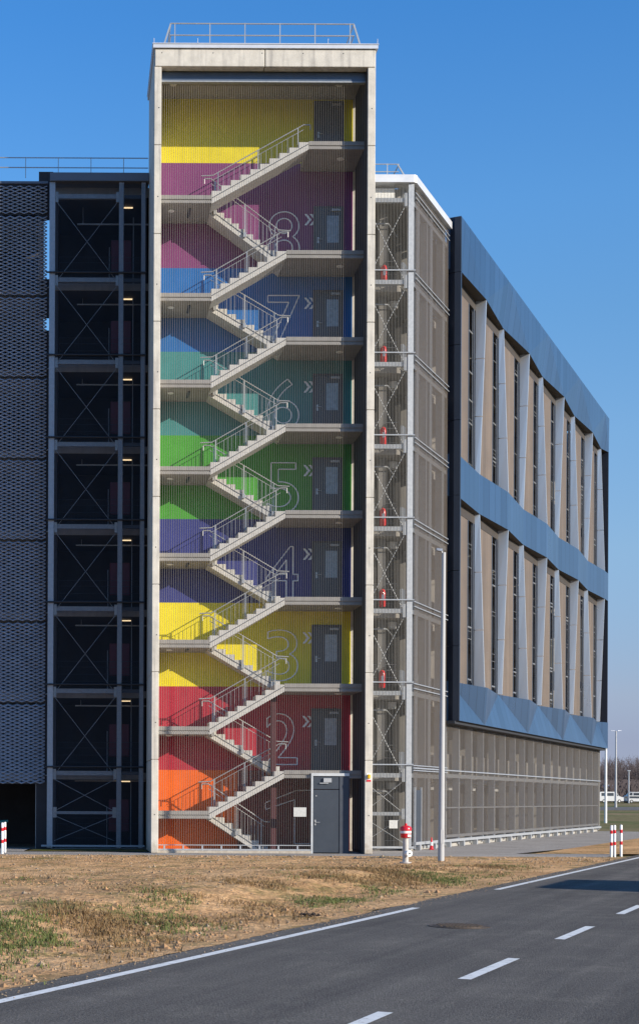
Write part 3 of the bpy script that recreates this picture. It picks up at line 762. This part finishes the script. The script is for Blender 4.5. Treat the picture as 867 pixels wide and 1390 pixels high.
# open grey door leaf at the corner
m = MB(); fbox(m, .45, 1.15, -.02, .05, .12, 2.1); m.build('door','door_grey',gar,label='grey green metal gate leaf at the corner')
m = MB(); fbox(m, 1.17, 1.23, -.02, .06, .06, 2.2); fbox(m, .38, .44, -.02, .06, .06, 2.2); m.build('door_frame','galvanised',gar)
MB().box(10.84,11.13,GY-.075,GY-.05,.78,1.06).build('notice_board','sign_white',gar)

# ---------------- blue panelled facade
SF = 5.0; PITCH = 4.15; KS = [SF + PITCH*k for k in range(9)]; SE = SF + 34.45; KS.append(SE)
def pk(odd_out, k, a=.17, b=.40):
    if k == 0: return .42 if odd_out == 2 else .30
    if k == 9: return .40
    odd = k % 2 == 1
    return b if (odd == bool(odd_out)) else a
ZT = (21.56, 23.47); ZM = (13.10, 14.67); ZBm = (4.72, 6.20)
def band(z0, z1, topP, botP, tri=False):
    m = MB()
    T = [FP(s, p, z1) for s, p in zip(KS, topP)]; B = [FP(s, p, z0) for s, p in zip(KS, botP)]
    BT = [FP(s, -.12, z1) for s in KS]; BB = [FP(s, -.12, z0) for s in KS]
    for k in range(9):
        if tri:
            if k % 2 == 0:
                m.face([B[k], B[k+1], T[k]]); m.face([T[k], B[k+1], T[k+1]])
            else:
                m.face([B[k], T[k+1], T[k]]); m.face([B[k], B[k+1], T[k+1]])
        else:
            m.face([B[k], B[k+1], T[k+1]]) if k % 2 else m.face([B[k], B[k+1], T[k]])
            m.face([B[k], T[k+1], T[k]]) if k % 2 else m.face([B[k+1], T[k+1], T[k]])
        m.face([T[k], T[k+1], BT[k+1], BT[k]])
    m.face([BB[9], BT[9], T[9], B[9]][::-1]); m.face([BB[0], BT[0], T[0], B[0]])
    m.face([BB[0], BB[9], BT[9], BT[0]])
    b_ = m.build('facade_band', 'blue_panel', gar)
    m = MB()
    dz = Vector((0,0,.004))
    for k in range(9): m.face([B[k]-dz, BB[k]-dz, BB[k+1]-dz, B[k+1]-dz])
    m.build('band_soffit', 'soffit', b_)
    return b_
P_odd = [pk(1,k) for k in range(10)]; P_even = [pk(0,k) for k in range(10)]
P_flat = [.42]*10
band(ZT[0], ZT[1], P_flat, P_odd)
band(ZM[0], ZM[1], P_even, P_even)
band(ZBm[0], ZBm[1], [(.52 if k%2 else .02) for k in range(9)]+[.42], [.42]*10, True)
# dark end panels at the near end and the far end
m = MB()
zs = [4.72, 7.5, 10.3, 13.1, 15.9, 18.7, 21.4, 23.46]
for a, b in zip(zs, zs[1:]):
    m.hexa([FP(SF-.03,.19,a+.01),FP(SF-.002,.42,a+.01),FP(SF+.1,.42,a+.01),FP(SF+.1,.19,a+.01)],[FP(SF-.03,.19,b-.01),FP(SF-.002,.42,b-.01),FP(SF+.1,.42,b-.01),FP(SF+.1,.19,b-.01)])
    m.hexa([FP(SF+.02,-.10,a+.01),FP(SF-.03,.185,a+.01),FP(SF+.1,.185,a+.01),FP(SF+.1,-.10,a+.01)],[FP(SF+.02,-.10,b-.01),FP(SF-.03,.185,b-.01),FP(SF+.1,.185,b-.01),FP(SF+.1,-.10,b-.01)])
m.build('end_panel','end_panel',gar)
m = MB(); fbox(m, SF+.11, SF+.2, .02, .40, ZM[1]+.003, ZT[0]-.02); fbox(m, SF+.11, SF+.2, .02, .40, ZBm[1]+.01, ZM[0]-.02); m.build('end_return','blue_panel',gar)
m = MB(); fbox(m, SE-.12, SE-.002, -.1, .40, ZM[1]+.003, ZT[0]-.003); fbox(m, SE-.12, SE-.002, -.1, .40, ZBm[1]+.003, ZM[0]-.003); m.build('end_panel','end_panel',gar)
# fins and mesh panels in two rows
rows = [(ZM[1], ZT[0], 1), (ZBm[1], ZM[0], 0)]
for (z0, z1, odd_top) in rows:
    for k in range(1, 9):
        odd = k % 2 == 1
        pt = .40 if (odd == bool(odd_top)) else .17
        pb_ = .17 if pt > .3 else .40
        m = MB(); s = KS[k]
        za = z0+.01 ; zb_ = z1-.01; ns = 3
        for i in range(ns):
            fa, fb = i/ns, (i+1)/ns
            a, b = za+(zb_-za)*fa + (.014 if i else 0), za+(zb_-za)*fb - (.014 if i < ns-1 else 0)
            def pp(z): return pb_ + (pt-pb_)*(z-za)/(zb_-za)
            m.hexa([FP(s+.02,-.02,a),FP(s+.06,pp(a)-.012,a),FP(s+.16,pp(a)-.012,a),FP(s+.16,-.02,a)],[FP(s+.02,-.02,b),FP(s+.06,pp(b)-.012,b),FP(s+.16,pp(b)-.012,b),FP(s+.16,-.02,b)])
        m.build('fin','fin_silver',gar)
    for k in range(0, 9):
        s = KS[k]+.2; e = (KS[k+1]-1.2) if k < 8 else SE-.3
        m = MB(); fbox(m, s, e, -.012, -.008, z0+.01, z1-.42); m.build('mesh_panel','beige_mesh',gar)
        m = MB(); fbox(m, s-.02, KS[k+1]-.02 if k<8 else SE-.14, -.10, -.015, z1-.40, z1-.006); m.build('lintel','soffit',gar)
        if k < 8:
            m = MB(); fbox(m, e+.02, e+.14, -.1, -.005, z0+.01, z1-.41); fbox(m, KS[k+1]-.30, KS[k+1]-.18, -.1, -.005, z0+.01, z1-.41); m.build('window_jamb','dark_steel',gar)
            m = MB()
            zq = z0+.3
            while zq < z1-.6:
                m.tube(FP(e+.14,-.06,zq), FP(KS[k+1]-.30,-.06,zq), rnd.choice((.008,.012,.03)), n=4); zq += rnd.choice((.16,.3,.75,1.1,1.6))
            m.tube(FP(e+.14,-.06,z0+.2),FP(e+.14,-.06,z1-.5),.01,n=4); m.tube(FP(KS[k+1]-.30,-.06,z0+.2),FP(KS[k+1]-.30,-.06,z1-.5),.01,n=4)
            m.build('louvre_rails','galv_dull',gar)
m = MB()
for k in range(24):
    s = SF+.6+k*1.42; m.tube(FP(s,.2,23.47),FP(s,.2,23.62),.012,n=5); m.lathe([(.03,23.62),(.03,23.66)],6,(FP(s,.2).x,FP(s,.2).y))
m.build('lightning_rods','white_paint',gar)
# base storey: perforated screen in front of posts and rails
fbox(MB(), 4.85, SE-.1, -.004, .0, .34, 4.70).build('base_screen','base_screen',gar)
fbox(MB(), 4.85, SE-.1, -.3, .30, 4.60, 4.71).build('base_soffit','steel_tie',gar)
nP = 17
for k in range(nP+1):
    s = 4.9+(SE-.3-4.9)*k/nP
    fbox(MB(), s, s+.12, -.30, -.05, .08, 4.58).build('post','galvanised' if k % 3 == 2 else 'galv_dull',gar)
    if k < nP: fbox(MB(), s+.95, s+1.45, -.42, -.36, .05, 4.58).build('inner_panel','concrete_side',gar)
    if k < nP: fbox(MB(), s+.1, s+1.95, -1.4, -1.35, 1.5 if k % 2 else .4, 2.4).build('inner_panel','lining',gar)  # dark sheets added behind the screen, standing in for interior shade
for z, h_ in ((2.60,.14),(.36,.10),(1.45,.05)):
    fbox(MB(), 4.86, SE-.12, -.17, -.055, z, z+h_).build('screen_rail','galvanised',gar)
m = MB()
for z in (2.86,): m.tube(FP(.2,.03,z),FP(SE-.1,.03,z),.03)
m.build('tie_rod','galv_dull',gar)
m = MB(); fbox(m, .35, SE-.1, -.10, .10, .20, .30); m.build('bottom_rail','galvanised',gar)
for k in range(18):
    s = .8+k*2.1; m = MB(); fbox(m, s, s+.16, -.06, .12, .005, .199); m.build('rail_foot','galvanised',gar)
fbox(MB(), .2, SE-.05, -.35, -.12, -.02, .18).build('plinth','concrete_side',gar)
fbox(MB(), SE-.09, SE-.02, -9, -.0, .1, 22.9).build('gable_wall','concrete_side',gar)
fbox(MB(), 5.0, SE-.1, -.75, -.68, 2.72, 3.55).build('parapet_panel','concrete_side',gar)
# white drop panels inside the ground storey
for s in (6.3, 9.0, 12.4, 17.0):
    fbox(MB(), s, s+1.3, -1.1, -1.0, 2.15, 2.45).build('hanging_sign','white_paint',gar)
# roof railings
m = MB(); zt = 23.27
for z in (zt+.68, zt+.34): m.tube((-7.5,GY+.35,z),(TX0-.02,GY+.35,z),.017)
x = -7.4
while x < TX0: m.bar((x,GY+.35,zt-.02),(x,GY+.35,zt+.7),.026,.026); x += 1.13
m.build('roof_railing','rail_steel',gar)
m = MB(); zt = 23.24
for z in (zt+.52, zt+.26): m.tube((TX3,GY+.3,z),(11.15,GY+.3,z),.017)
for x in (9.9,10.75): m.bar((x,GY+.3,zt),(x,GY+.3,zt+.54),.026,.026)
m.bar((11.1,GY+.3,zt+.52),(11.42,GY+.3,zt+.0),.04,.04); m.bar((11.15,GY+.3,zt+.52),(11.15,GY+1.6,zt+.52),.03,.03)
m.build('roof_railing','rail_steel',gar)

# ---------------- expanded metal clad wing on the left
wing = thing('mesh_clad_wing', (-6, 54, 0), 'left wing of the car park clad in grey blue expanded metal mesh', 'building wing')
WX1 = -1.0; WX0 = -7.6; WY = 53.85
ZB0, ZB1 = 2.28, 23.12
cell, rh = .322, .0635
def expanded(z0, z1):
    m = MB(); nrow = int((z1-z0)/rh); half = cell/2
    nx = int((WX1-WX0)/half)
    for j in range(nrow):
        zc = z0 + rh*(j+.5); ph = j % 2
        prev = None
        for i in range(nx+1):
            x = WX1 - i*half
            up = ((i+ph) % 2 == 0)
            dzz = rh*.5*(1 if up else -1)
            hw = .025
            # strand: leaning outward at its lower side
            t = ((x, WY+.035, zc+dzz+hw), (x, WY-.03, zc+dzz-hw))
            if prev:
                m.face([prev[0], t[0], t[1], prev[1]][::-1])
                m.face([(prev[1][0],prev[1][1],prev[1][2]), (t[1][0],t[1][1],t[1][2]), (t[1][0],t[1][1]+.008,t[1][2]-.016), (prev[1][0],prev[1][1]+.008,prev[1][2]-.016)][::-1])
            prev = t
    return m
zp = [ZB0]
while zp[-1] < ZB1-1.0: zp.append(min(ZB1, zp[-1]+1.4165*2))
for a, b in zip(zp, zp[1:]):
    expanded(a+.02, b-.02).build('mesh_panel','expanded_metal',wing)
for z in zp: MB().box(WX0, WX1-.05, WY+.06, WY+.12, z-.02, z+.02).build('panel_rail','dark_steel',wing)
MB().box(WX0-.1, WX1+.02, WY-.05, WY+.5, ZB1+.02, ZB1+.10).build('roof_edge','cap_dark',wing)
for x in (-1.12-.1, -3.9, -6.6): MB().cbox(x-.10, x+.10, WY+.15, WY+.33, 0, ZB1, .01).build('post','pole_paint',wing)
wf = [(WX0,WY+.6),(-1.28,WY+.6),(-1.62,74),(WX0,74)]
for z in LEV: MB().flat(wf, z-.26, z-.02).build('floor_slab','concrete_slab',wing)
MB().flat(wf, ZB1-.3, ZB1).build('roof_slab','concrete_slab',wing)
MB().box(WX0, WX1-.3, WY+.5, WY+.55, ZB1-1.2, ZB1+.1).build('parapet_panel','dark_wall',wing)
MB().flat(wf, -.05, .012).build('ground_slab','asphalt_old',wing)
MB().box(WX0,-1.30,59.6,59.8,0,ZB1-.31).build('back_wall','dark_wall',wing)
for a, b in ((0,18.07),(18.5,19.86),(21.92,23.6)): MB().box(-1.3,-.80,53.93,53.97,a,b).build('link_panel','dark_wall',wing)
for z in LEV: 
    m = MB(); m.tube((-1.2,WY+.3,z-.12),(-.9,WY+.0,z-.12),.025); m.build('link_bar','galv_dull',wing)

# ------------------------------------------------------------------ fire extinguishers in the right bay
def extinguisher():
    t = thing('fire_extinguisher', (0,0,0), '', 'fire extinguisher', 'fire extinguishers behind the right wire screen')
    m = MB(); m.lathe([(.0,0),(.10,0),(.115,.03),(.115,.50),(.09,.58),(.04,.62)], 16); m.build('cylinder','extinguisher_red',t)
    m = MB(); m.lathe([(.03,.62),(.035,.66),(.02,.70)],10); m.bar((0,0,.70),(.12,-.02,.735),.03,.02); m.bar((0,0,.69),(.10,-.02,.67),.025,.012); m.build('valve','black_rubber',t)
    m = MB(); pts = [(.03,-.03,.66),(.12,-.06,.62),(.135,-.07,.42),(.12,-.08,.25)]
    for a, b in zip(pts, pts[1:]): m.tube(a,b,.013)
    m.build('hose','black_rubber',t)
    MB().box(-.05,.05,-.119,-.113,.24,.42).build('instruction_label','white_paint',t)
    return t
ex = extinguisher()
words = ['second','third','fourth','fifth','sixth','seventh']
for k in range(6):
    o = ex if k == 0 else copy_tree(ex)
    o.location = (10.76, 54.12, LEV[k+1]+.16)
    o['label'] = 'red fire extinguisher on the concrete column, %s landing level up, right wire screen bay' % words[k]
    o['label'] = 'red extinguisher hanging in the right bay beside level number %d' % (k+3)

# ------------------------------------------------------------------ street furniture
def street_lamp(loc, H, r0, r1, label, group=None, two=False):
    AL = .8 if two else .22
    t = thing('street_lamp', loc, label, 'street lamp', group)
    x, y, z = loc
    m = MB(); m.tube((x,y,z-.02),(x,y,z+1.2),r0*1.15,r0*1.1,14); m.tube((x,y,z+1.2),(x,y,z+H),r0*1.1,r1,14); m.build('pole','pole_paint',t)
    m = MB(); m.box(x-r0*.5,x+r0*.5,y-r0*1.2,y-r0*1.02,z+.5,z+.9); m.build('service_door','pole_paint',t)
    for sg in ((-1,1) if two else (-1,)):
        m = MB(); m.tube((x,y,z+H-.05),(x+sg*AL*.4,y-.02,z+H+.03),.03); m.build('arm','galvanised',t)
        m = MB(); m.hexa([(x+sg*AL*.28,y-.12,z+H+.02),(x+sg*AL,y-.1,z+H+.05),(x+sg*AL,y+.1,z+H+.05),(x+sg*AL*.28,y+.12,z+H+.02)][::(1 if sg>0 else -1)],
                         [(x+sg*AL*.28,y-.10,z+H+.10),(x+sg*AL,y-.06,z+H+.12),(x+sg*AL,y+.06,z+H+.12),(x+sg*AL*.28,y+.10,z+H+.10)][::(1 if sg>0 else -1)])
        m.build('lamp_head','galv_dull' if not two else 'cap_metal',t)
    return t
LPX, LPY = 10.66, 44.9
m_ = street_lamp((LPX, LPY, 0), 8.95, .080, .055, 'tall grey street lamp pole standing on the dirt in front of the slatted corner')
m_.rotation_euler = (0, R(.25), 0)
street_lamp((79.8, 228, gz(228)), 11.2, .16, .10, 'distant street lamp with double head beyond the far road', 'street lamps beyond the far road', True)
t = thing('light_mast', (107.5, 300, gz(300)), 'thin grey mast standing far off among the parked vehicles', 'mast')
m = MB(); m.tube((107.5,300,gz(300)),(107.5,300,gz(300)+6.2),.16,.12,8); m.build('pole','galv_dull',t)
m = MB(); m.cbox(107.2,107.8,299.8,300.2,gz(300)+6.2,gz(300)+6.4,.03); m.build('lamp_head','galv_dull',t)
t = thing('flag_pole', (39.85,116,gz(116)), 'white pole rising just past the far end of the facade', 'pole')
m = MB(); m.tube((39.85,116,gz(116)),(39.85,116,gz(116)+5.5),.10,.08,10); m.build('pole','white_paint',t)
m = MB(); m.lathe([(.0,gz(116)+5.5),(.10,gz(116)+5.52),(.10,gz(116)+5.58),(.0,gz(116)+5.66)],10,(39.85,116)); m.build('pole_cap','white_paint',t)

# hydrant
hx, hy = 9.14, 42.6
hz = verge_h(hx, hy, (hx-XL)/(edge_x(hy)-XL))
hyd = thing('fire_hydrant', (hx,hy,hz), 'red capped pillar fire hydrant with grey stem on the dirt verge', 'hydrant')
m = MB(); m.lathe([(.12,hz-.03),(.12,hz+.02),(.16,hz+.025),(.16,hz+.06),(.085,hz+.065),(.080,hz+.74),(.10,hz+.76)],20,(hx,hy)); m.build('stem','hydrant_grey',hyd)
m = MB(); m.lathe([(.11,hz+.72),(.135,hz+.73),(.145,hz+.77),(.145,hz+.845)],20,(hx,hy)); 
m.build('collar','red_paint',hyd)
m = MB(); m.lathe([(.148,hz+.846),(.151,hz+.85),(.151,hz+.91),(.148,hz+.914)],20,(hx,hy)); m.build('white_band','white_paint',hyd)
m = MB(); m.lathe([(.147,hz+.915),(.147,hz+.93),(.162,hz+.935),(.162,hz+.99),(.14,hz+1.03),(.09,hz+1.055),(.038,hz+1.065),(.038,hz+1.11),(.028,hz+1.12)],20,(hx,hy)); m.build('cap','red_paint',hyd)
m = MB()
m.tube((hx+.02,hy-.06,hz+.30),(hx+.06,hy-.19,hz+.30),.075,n=14); m.tube((hx+.06,hy-.19,hz+.30),(hx+.065,hy-.205,hz+.30),.09,n=14); ou = m.build('outlet','white_paint',hyd)
m = MB(); m.tube((hx+.065,hy-.2055,hz+.30),(hx+.067,hy-.2115,hz+.30),.03,n=10); m.build('outlet_plug','dark_steel',ou)
m = MB(); m.tube((hx+.07,hy,hz+.30),(hx+.16,hy,hz+.30),.05,n=12); m.build('outlet','white_paint',hyd)
MB().box(hx+.02,hx+.12,hy-.153,hy-.146,hz+.75,hz+.82).build('label_plate','white_paint',hyd)

# bollards
def bollard():
    t = thing('bollard', (0,0,0), '', 'bollard', None)
    m = MB(); m.lathe([(.042,-.05),(.042,.965),(.030,.985),(.0,.99)],14); m.build('post','white_paint',t)
    for z in (.34,.72): 
        m = MB(); m.lathe([(.0435,z),(.0445,z+.003),(.0445,z+.107),(.0435,z+.11)],14); m.build('red_band','red_paint',t)
    return t
b0 = bollard()
bl = [((17.03,49.05,0),'striped bollard by the road edge, nearest the long facade of the three','bollards at the right path end',.4),
      ((17.33,49.6,0),'striped bollard by the road edge, in the middle of the three','bollards at the right path end',-.3),
      ((17.75,50.2,0),'striped bollard by the road edge, farthest of the three from the facade','bollards at the right path end',.8),
      ((-2.24,48.9,0),'striped bollard at the left drive, outer one of the near pair','bollards at the left drive',0),
      ((-2.21,50.2,0),'striped bollard at the left drive, inner one of the near pair','bollards at the left drive',.5)]
for i, (p, l, g, tilt) in enumerate(bl):
    o = b0 if i == 0 else copy_tree(b0)
    o.location = p; o['label'] = l; o['group'] = g; o.rotation_euler = (0, R(tilt), i*.7)
# traffic cone beside the gate leaf
cp = FP(1.55,.32)
co = thing('traffic_cone', (cp.x,cp.y,.012), 'small red and white traffic cone beside the grey gate leaf', 'traffic cone')
m = MB(); m.cbox(cp.x-.08,cp.x+.08,cp.y-.08,cp.y+.08,.012,.04,.008); m.lathe([(.065,.041),(.055,.16)],14,(cp.x,cp.y)); m.build('base','red_paint',co)
m = MB(); m.lathe([(.056,.161),(.042,.28)],14,(cp.x,cp.y)); m.build('white_sleeve','white_paint',co)
m = MB(); m.lathe([(.041,.281),(.018,.44),(.0,.45)],14,(cp.x,cp.y)); m.build('tip','red_paint',co)
# teal tube barrier in the left drive
tb = thing('tube_barrier', (-3.0,54.6,0), 'teal tubular barrier under the mesh clad wing', 'barrier')
m = MB(); m.tube((-4.4,54.6,.78),(-2.3,54.6,.95),.05,n=10); m.tube((-4.4,54.6,.42),(-2.35,54.6,.5),.03); m.build('rail','teal_paint',tb)
for x in (-4.2,-2.5): 
    m = MB(); m.tube((x,54.6,.0),(x,54.6,.82),.04,n=10); m.build('leg','teal_paint',tb)
# manhole cover
mx_, my_ = 5.40, 21.66
mh = thing('manhole_cover', (mx_,my_,.006), 'round cast iron manhole cover in the asphalt lane', 'manhole cover')
m = MB(); m.lathe([(.42,.006),(.42,.013),(.36,.013)],36,(mx_,my_)); m.build('frame_ring','cast_iron',mh)
m = MB(); m.lathe([(.352,.0135),(.352,.018)],36,(mx_,my_))
for i in range(-6,7):
    for j in range(-6,7):
        if i*i+j*j < 34: m.box(mx_+i*.055-.018,mx_+i*.055+.018,my_+j*.055-.018,my_+j*.055+.018,.0181,.028)
m.build('lid','cast_iron',mh)
# dark clod by the verge
cx, cy = 3.55, 23.3
m = MB(); 
for i in range(26):
    p = (cx+rnd.gauss(0,.06), cy+rnd.gauss(0,.05), .02+rnd.random()*.03); stone(p, rnd.uniform(.02,.05))
tag(m.build('earth_clod','clod',origin=(cx,cy,0)), 'dark clump of earth lying at the edge of the asphalt', 'clod')

# ------------------------------------------------------------------ far vehicles and woodland
def van(colour, L_=5.2, W_=1.9, H_=2.2, box=None):
    """local coordinates, length along X, base at z 0"""
    t = thing('parked_van', (0,0,0), '', 'van')
    prof = [(0,.35),(0,H_*.93),(.12,H_),(L_*.68,H_),(L_*.82,H_*.60),(L_*.97,H_*.50),(L_,H_*.42),(L_,.35)]
    m = MB(); m.prism(orient([(x-L_/2,z) for x,z in prof]), -W_/2, W_/2); m.build('body', colour, t)
    for sg in (-1,1):
        y0_, y1_ = (sg*W_/2+(.0 if sg>0 else -.008), sg*W_/2+(.008 if sg>0 else .0))
        m = MB(); m.prism(orient([(L_*.62-L_/2,H_*.92),(L_*.69-L_/2,H_*.92),(L_*.79-L_/2,H_*.62),(L_*.62-L_/2,H_*.62)]), y0_, y1_); m.build('side_window','car_glass',t)
        m = MB(); m.prism(orient([(L_*.06-L_/2,H_*.9),(L_*.58-L_/2,H_*.9),(L_*.58-L_/2,H_*.62),(L_*.06-L_/2,H_*.62)]), y0_, y1_)
        if box is None: m.build('side_window','car_glass',t)
        for xw in (L_*.17-L_/2, L_*.82-L_/2):
            m = MB(); m.tube((xw,sg*(W_/2-.22),.34),(xw,sg*(W_/2+.01),.34),.34,n=18); wh = m.build('wheel','tyre',t)
            m = MB(); m.tube((xw,sg*(W_/2+.011),.34),(xw,sg*(W_/2+.02),.34),.19,n=14); m.build('rim','galvanised',wh)
        m = MB(); m.cbox(L_/2-.01,L_/2+.03,sg*W_*.36-.14,sg*W_*.36+.14,H_*.34,H_*.41,.01); m.build('headlight','headlamp',t)
    m = MB(); m.hexa([(L_*.825-L_/2+.01,-W_*.42,H_*.605),(L_*.825-L_/2+.01,W_*.42,H_*.605),(L_*.695-L_/2+.01,W_*.38,H_*.965),(L_*.695-L_/2+.01,-W_*.38,H_*.965)],
                     [(L_*.825-L_/2+.025,-W_*.42,H_*.612),(L_*.825-L_/2+.025,W_*.42,H_*.612),(L_*.695-L_/2+.025,W_*.38,H_*.972),(L_*.695-L_/2+.025,-W_*.38,H_*.972)]); m.build('windscreen','car_glass',t)
    m = MB(); m.cbox(-L_/2-.05,L_/2+.05,-W_*.47,W_*.47,.30,.48,.03); m.build('bumper','car_dark',t)
    MB().box(-L_/2-.010,-L_/2-.001,-W_*.38,W_*.38,H_*.60,H_*.88).build('rear_window','car_glass',t)
    for sg in (-1,1): MB().box(-L_/2-.022,-L_/2-.001,sg*W_*.44-.07,sg*W_*.44+.07,H_*.34,H_*.52).build('tail_light','red_paint',t)
    MB().box(-L_/2-.014,-L_/2-.001,-.26,.26,.52,.64).build('plate','sign_white',t)
    return t
def at(o, x, y, rz, label, group=None):
    o.location = (x, y, gz(y)); o.rotation_euler = (0,0,rz); o['label'] = label
    if group: o['group'] = group
V = van('car_white')
G = 'vehicles parked beyond the far road'
at(V, 107.2, 310, .2, 'white van parked far off right beside the end of the facade', G)
v2 = copy_tree(V); at(v2, 113, 312, 3.0, 'white van parked far off behind the double headed street lamp', G)
v3 = copy_tree(V); at(v3, 118.6, 316, .5, 'white van parked farthest right, near the thin mast', G)
v4 = van('car_white', 4.4, 1.75, 1.5); v4.name = 'parked_car'; v4['category'] = 'car'; at(v4, 110.5, 304, .1, 'low white car parked in front of the far vans', G)
def truck():
    t = thing('box_truck', (0,0,0), '', 'truck')
    MB().cbox(-4,1.6,-1.25,1.25,.9,3.6,.05).build('cargo_box','car_blue',t)
    m = MB(); m.prism(orient([(1.75,.6),(3.6,.6),(3.6,1.7),(3.2,2.9),(1.75,2.9)]), -1.15,1.15); cb = m.build('cab','car_white',t)
    m = MB(); m.hexa([(3.615,-1.0,1.75),(3.615,1.0,1.75),(3.25,1.0,2.8),(3.25,-1.0,2.8)],[(3.63,-1.0,1.76),(3.63,1.0,1.76),(3.265,1.0,2.81),(3.265,-1.0,2.81)]); m.build('windscreen','car_glass',cb)
    MB().box(-3.9,3.5,-.5,.5,.55,.88).build('chassis','car_dark',t)
    MB().box(-4.02,1.62,-1.27,1.27,3.602,3.75).build('roof_rim','car_white',t)
    for x in (-3,-1.9,2.7):
        for sg in (-1,1):
            m = MB(); m.tube((x,sg*.85,.48),(x,sg*1.15,.48),.48,n=18); m.build('wheel','tyre',t)
    return t
tr = truck(); at(tr, 118.5, 345, .15, 'blue box truck with white cab parked behind the white vans', G)
# off to the right, out of frame: an unseen van, added so its shadow crosses the road
v5 = van('car_white', 5.6, 2.0, 2.5); at(v5, 0, 0, 0, 'unseen white van added on the opposite roadside to cast a shadow'); q = rd(17.5, 8.3)
v5.location = (q.x, q.y, 0.0); v5.rotation_euler = (0,0,math.pi/2-PHI)

# woodland: a far mass of bare trees
m = MB(); r2 = random.Random(3)
for k in range(1300):
    x = r2.uniform(70, 240); y = 372 + r2.uniform(0,42); z0 = gz(y); H = r2.uniform(8.5, 12.5)*(1+.12*noise.noise(Vector((x*.05,0,0))))
    m.tube((x,y,z0),(x+r2.gauss(0,.3),y,z0+H*.8),.20,.04,4,False)
    for b in range(26):
        f = r2.uniform(.12,.95); a = r2.uniform(0,6.28); ln = (1.15-f)*H*.33+.5
        p = Vector((x,y,z0+H*.82*f)); q = p+Vector((math.cos(a)*ln, math.sin(a)*ln*.5, ln*r2.uniform(.5,1.3)))
        d = .05
        m.face([p+Vector((-d,0,0)),p+Vector((d,0,0)),q])
        for c_ in range(3):
            pp_ = p.lerp(q, r2.uniform(.3,1)); qq = pp_+Vector((r2.gauss(0,.6),r2.gauss(0,.3),r2.uniform(.3,1.3)))
            m.face([pp_+Vector((-.035,0,0)),pp_+Vector((.035,0,0)),qq])
tag(m.build('woodland','bare_wood'), 'far belt of bare brown winter trees along the horizon', 'woodland', kind='stuff')
m = MB(); r2 = random.Random(5)
for k in range(2600):
    x = r2.uniform(60,230); y = r2.uniform(330,360); z0 = gz(y)
    for b in range(5):
        a = r2.uniform(0,6.28); h = r2.uniform(1.0,5.0)
        m.face([(x-.12,y,z0),(x+.12,y,z0),(x+math.cos(a)*h*.5+.1,y+math.sin(a),z0+h),(x+math.cos(a)*h*.5-.1,y+math.sin(a),z0+h)])
tag(m.build('undergrowth','bare_wood'), 'brown scrub at the foot of the far woodland', 'scrub', kind='stuff')
